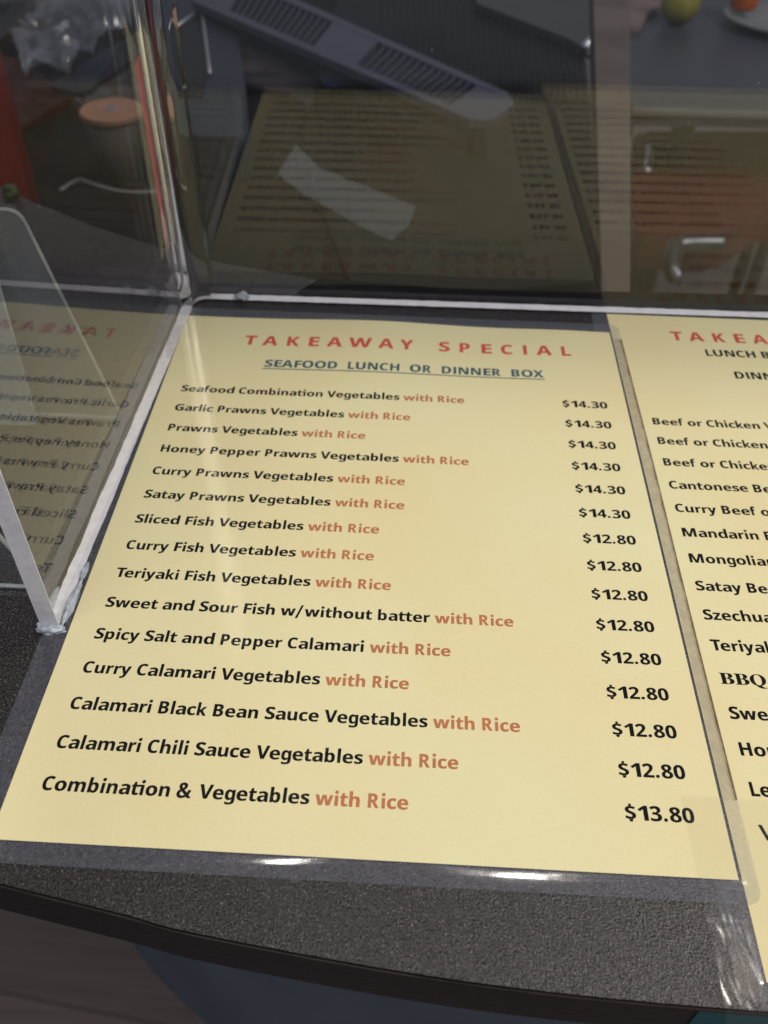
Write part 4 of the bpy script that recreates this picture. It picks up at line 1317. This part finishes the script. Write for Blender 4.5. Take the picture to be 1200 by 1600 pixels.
# ------------------------------------------------------------------ beyond, on the right: table with a plate, red stool
M_table = rough_mat('blue_grey_table', (0.0408, 0.0456, 0.0600), .4, .12, 4, .05, 100)
M_tedge = rough_mat('pale_table_edge', (0.1260, 0.1225, 0.1155), .5, .1, 10)
TBZ = -300.0
table = thing('dining_table', 'blue grey dining table with a pale edge, beyond the guard at the right', 'table')
tx0, tx1 = at(985, 165, TBZ), at(985, -60, TBZ)
bm = bmesh.new()
add_prism(bm, [(tx0.x, 1422), (1250, 1432), (1250, 2700), (tx1.x, 2700)], TBZ - 28, TBZ, 1.5)
bm_obj('table_top', bm, M_table, table)
bm = bmesh.new()
add_prism(bm, [(tx0.x, 1412), (1250, 1422), (1250, 1431.5), (tx0.x, 1421.5)], TBZ - 8, TBZ + 1, 1)
bm_obj('edge_trim', bm, M_tedge, table)
for x, y in ((tx0.x + 120, 1520), (1160, 1520), (tx1.x + 120, 2600), (1160, 2600)):
    bm = bmesh.new()
    add_lathe(bm, x, y, [(20, -1049), (20, TBZ - 28.2)], 20)
    bm_obj('leg', bm, M_rib, table, True)
# plate
M_china = rough_mat('grey_china', (0.1632, 0.1680, 0.1824), .3, .05, 20)
pc = at(1225, 30, TBZ + 15)
rp = 118
bm = bmesh.new()
add_lathe(bm, pc.x, pc.y, [(rp * .55, TBZ + .6), (rp * .62, TBZ + 4), (rp, TBZ + 20), (rp * .985, TBZ + 22), (rp * .62, TBZ + 8), (rp * .6, TBZ + 7)], 64)
o = bm_obj('plate', bm, M_china, None, True)
tag(o, 'pale grey plate on the blue grey table at the top right', 'plate')
# orange glass
M_orange_g = rough_mat('orange_glass', (0.4200, 0.0840, 0.0084), .2, .2, 30)
g0 = at(1157, 26, TBZ + 10)
bm = bmesh.new()
add_lathe(bm, g0.x, g0.y, [(20, TBZ + 24), (26, TBZ + 30), (30, TBZ + 75), (29, TBZ + 78)], 40)
o = bm_obj('tealight_glass', bm, M_orange_g, None, True)
o.location = (0, 0, -.0)
tag(o, 'small orange glass cup at the top right, resting on the plate', 'glass')
# lemon
M_lemon = rough_mat('lemon_skin', (0.1785, 0.1628, 0.0263), .5, .15, 60, .3, 120)
g1 = at(1062, 12, TBZ + 30)
bm = bmesh.new()
prof = []
for i in range(17):
    t = math.pi * i / 16
    prof.append((max(.6, 38 * math.sin(t)), TBZ + 38 - 37.5 * math.cos(t)))
add_lathe(bm, g1.x, g1.y, prof, 40)
o = bm_obj('lemon', bm, M_lemon, None, True)
tag(o, 'yellow lemon on the blue grey table, left of the orange glass', 'fruit')
# folded napkin
M_nap = rough_mat('pink_napkin', (.16, .115, .12), .8, .15, 20)
o = plate('napkin', [(985, -40), (1046, -40), (1034, 8), (1012, 20), (1002, 42), (984, 42)], TBZ + .6, TBZ + 12, M_nap, None, 12, 2)
tag(o, 'dull pink folded napkin at the left end of the blue grey table', 'napkin')
# red stool with a chrome frame
M_redv = rough_mat('red_vinyl', (.060, .0085, .0095), .38, .2, 8, .2, 60)
SZ = -430.0
st = thing('red_stool', 'red padded stool with a bright bent frame, under the blue grey table', 'stool')
plate('seat', [(990, 205), (1250, 205), (1250, 318), (1190, 330), (1130, 372), (990, 366)], SZ - 60, SZ, M_redv, st, 30, 8)
bm = bmesh.new()
fr = smooth_path([at(1128, 380, SZ + 6), at(1095, 380, SZ + 6), at(1060, 383, SZ + 4), at(1050, 398, SZ), at(1050, 420, SZ - 10), at(1058, 436, SZ - 20)], 6)
add_tube(bm, fr, 13, 16)
bm_obj('bent_frame', bm, rough_mat('dull_steel', (.08, .084, .095), .3, .05, 20, metal=1.0), st, True)
for q in ((1010, 230), (1220, 230), (1220, 310), (1010, 350)):
    a = at(q[0], q[1], SZ)
    bm = bmesh.new()
    add_lathe(bm, a.x, a.y, [(11, -1049), (11, SZ - 60.5)], 16)
    bm_obj('leg', bm, M_rib, st, True)
bm = bmesh.new()
add_tube(bm, [at(1014, 232, SZ + 3), at(1011, 268, SZ + 3)], 6, 10)
bm_obj('rivet_strip', bm, M_chrome, st, True)
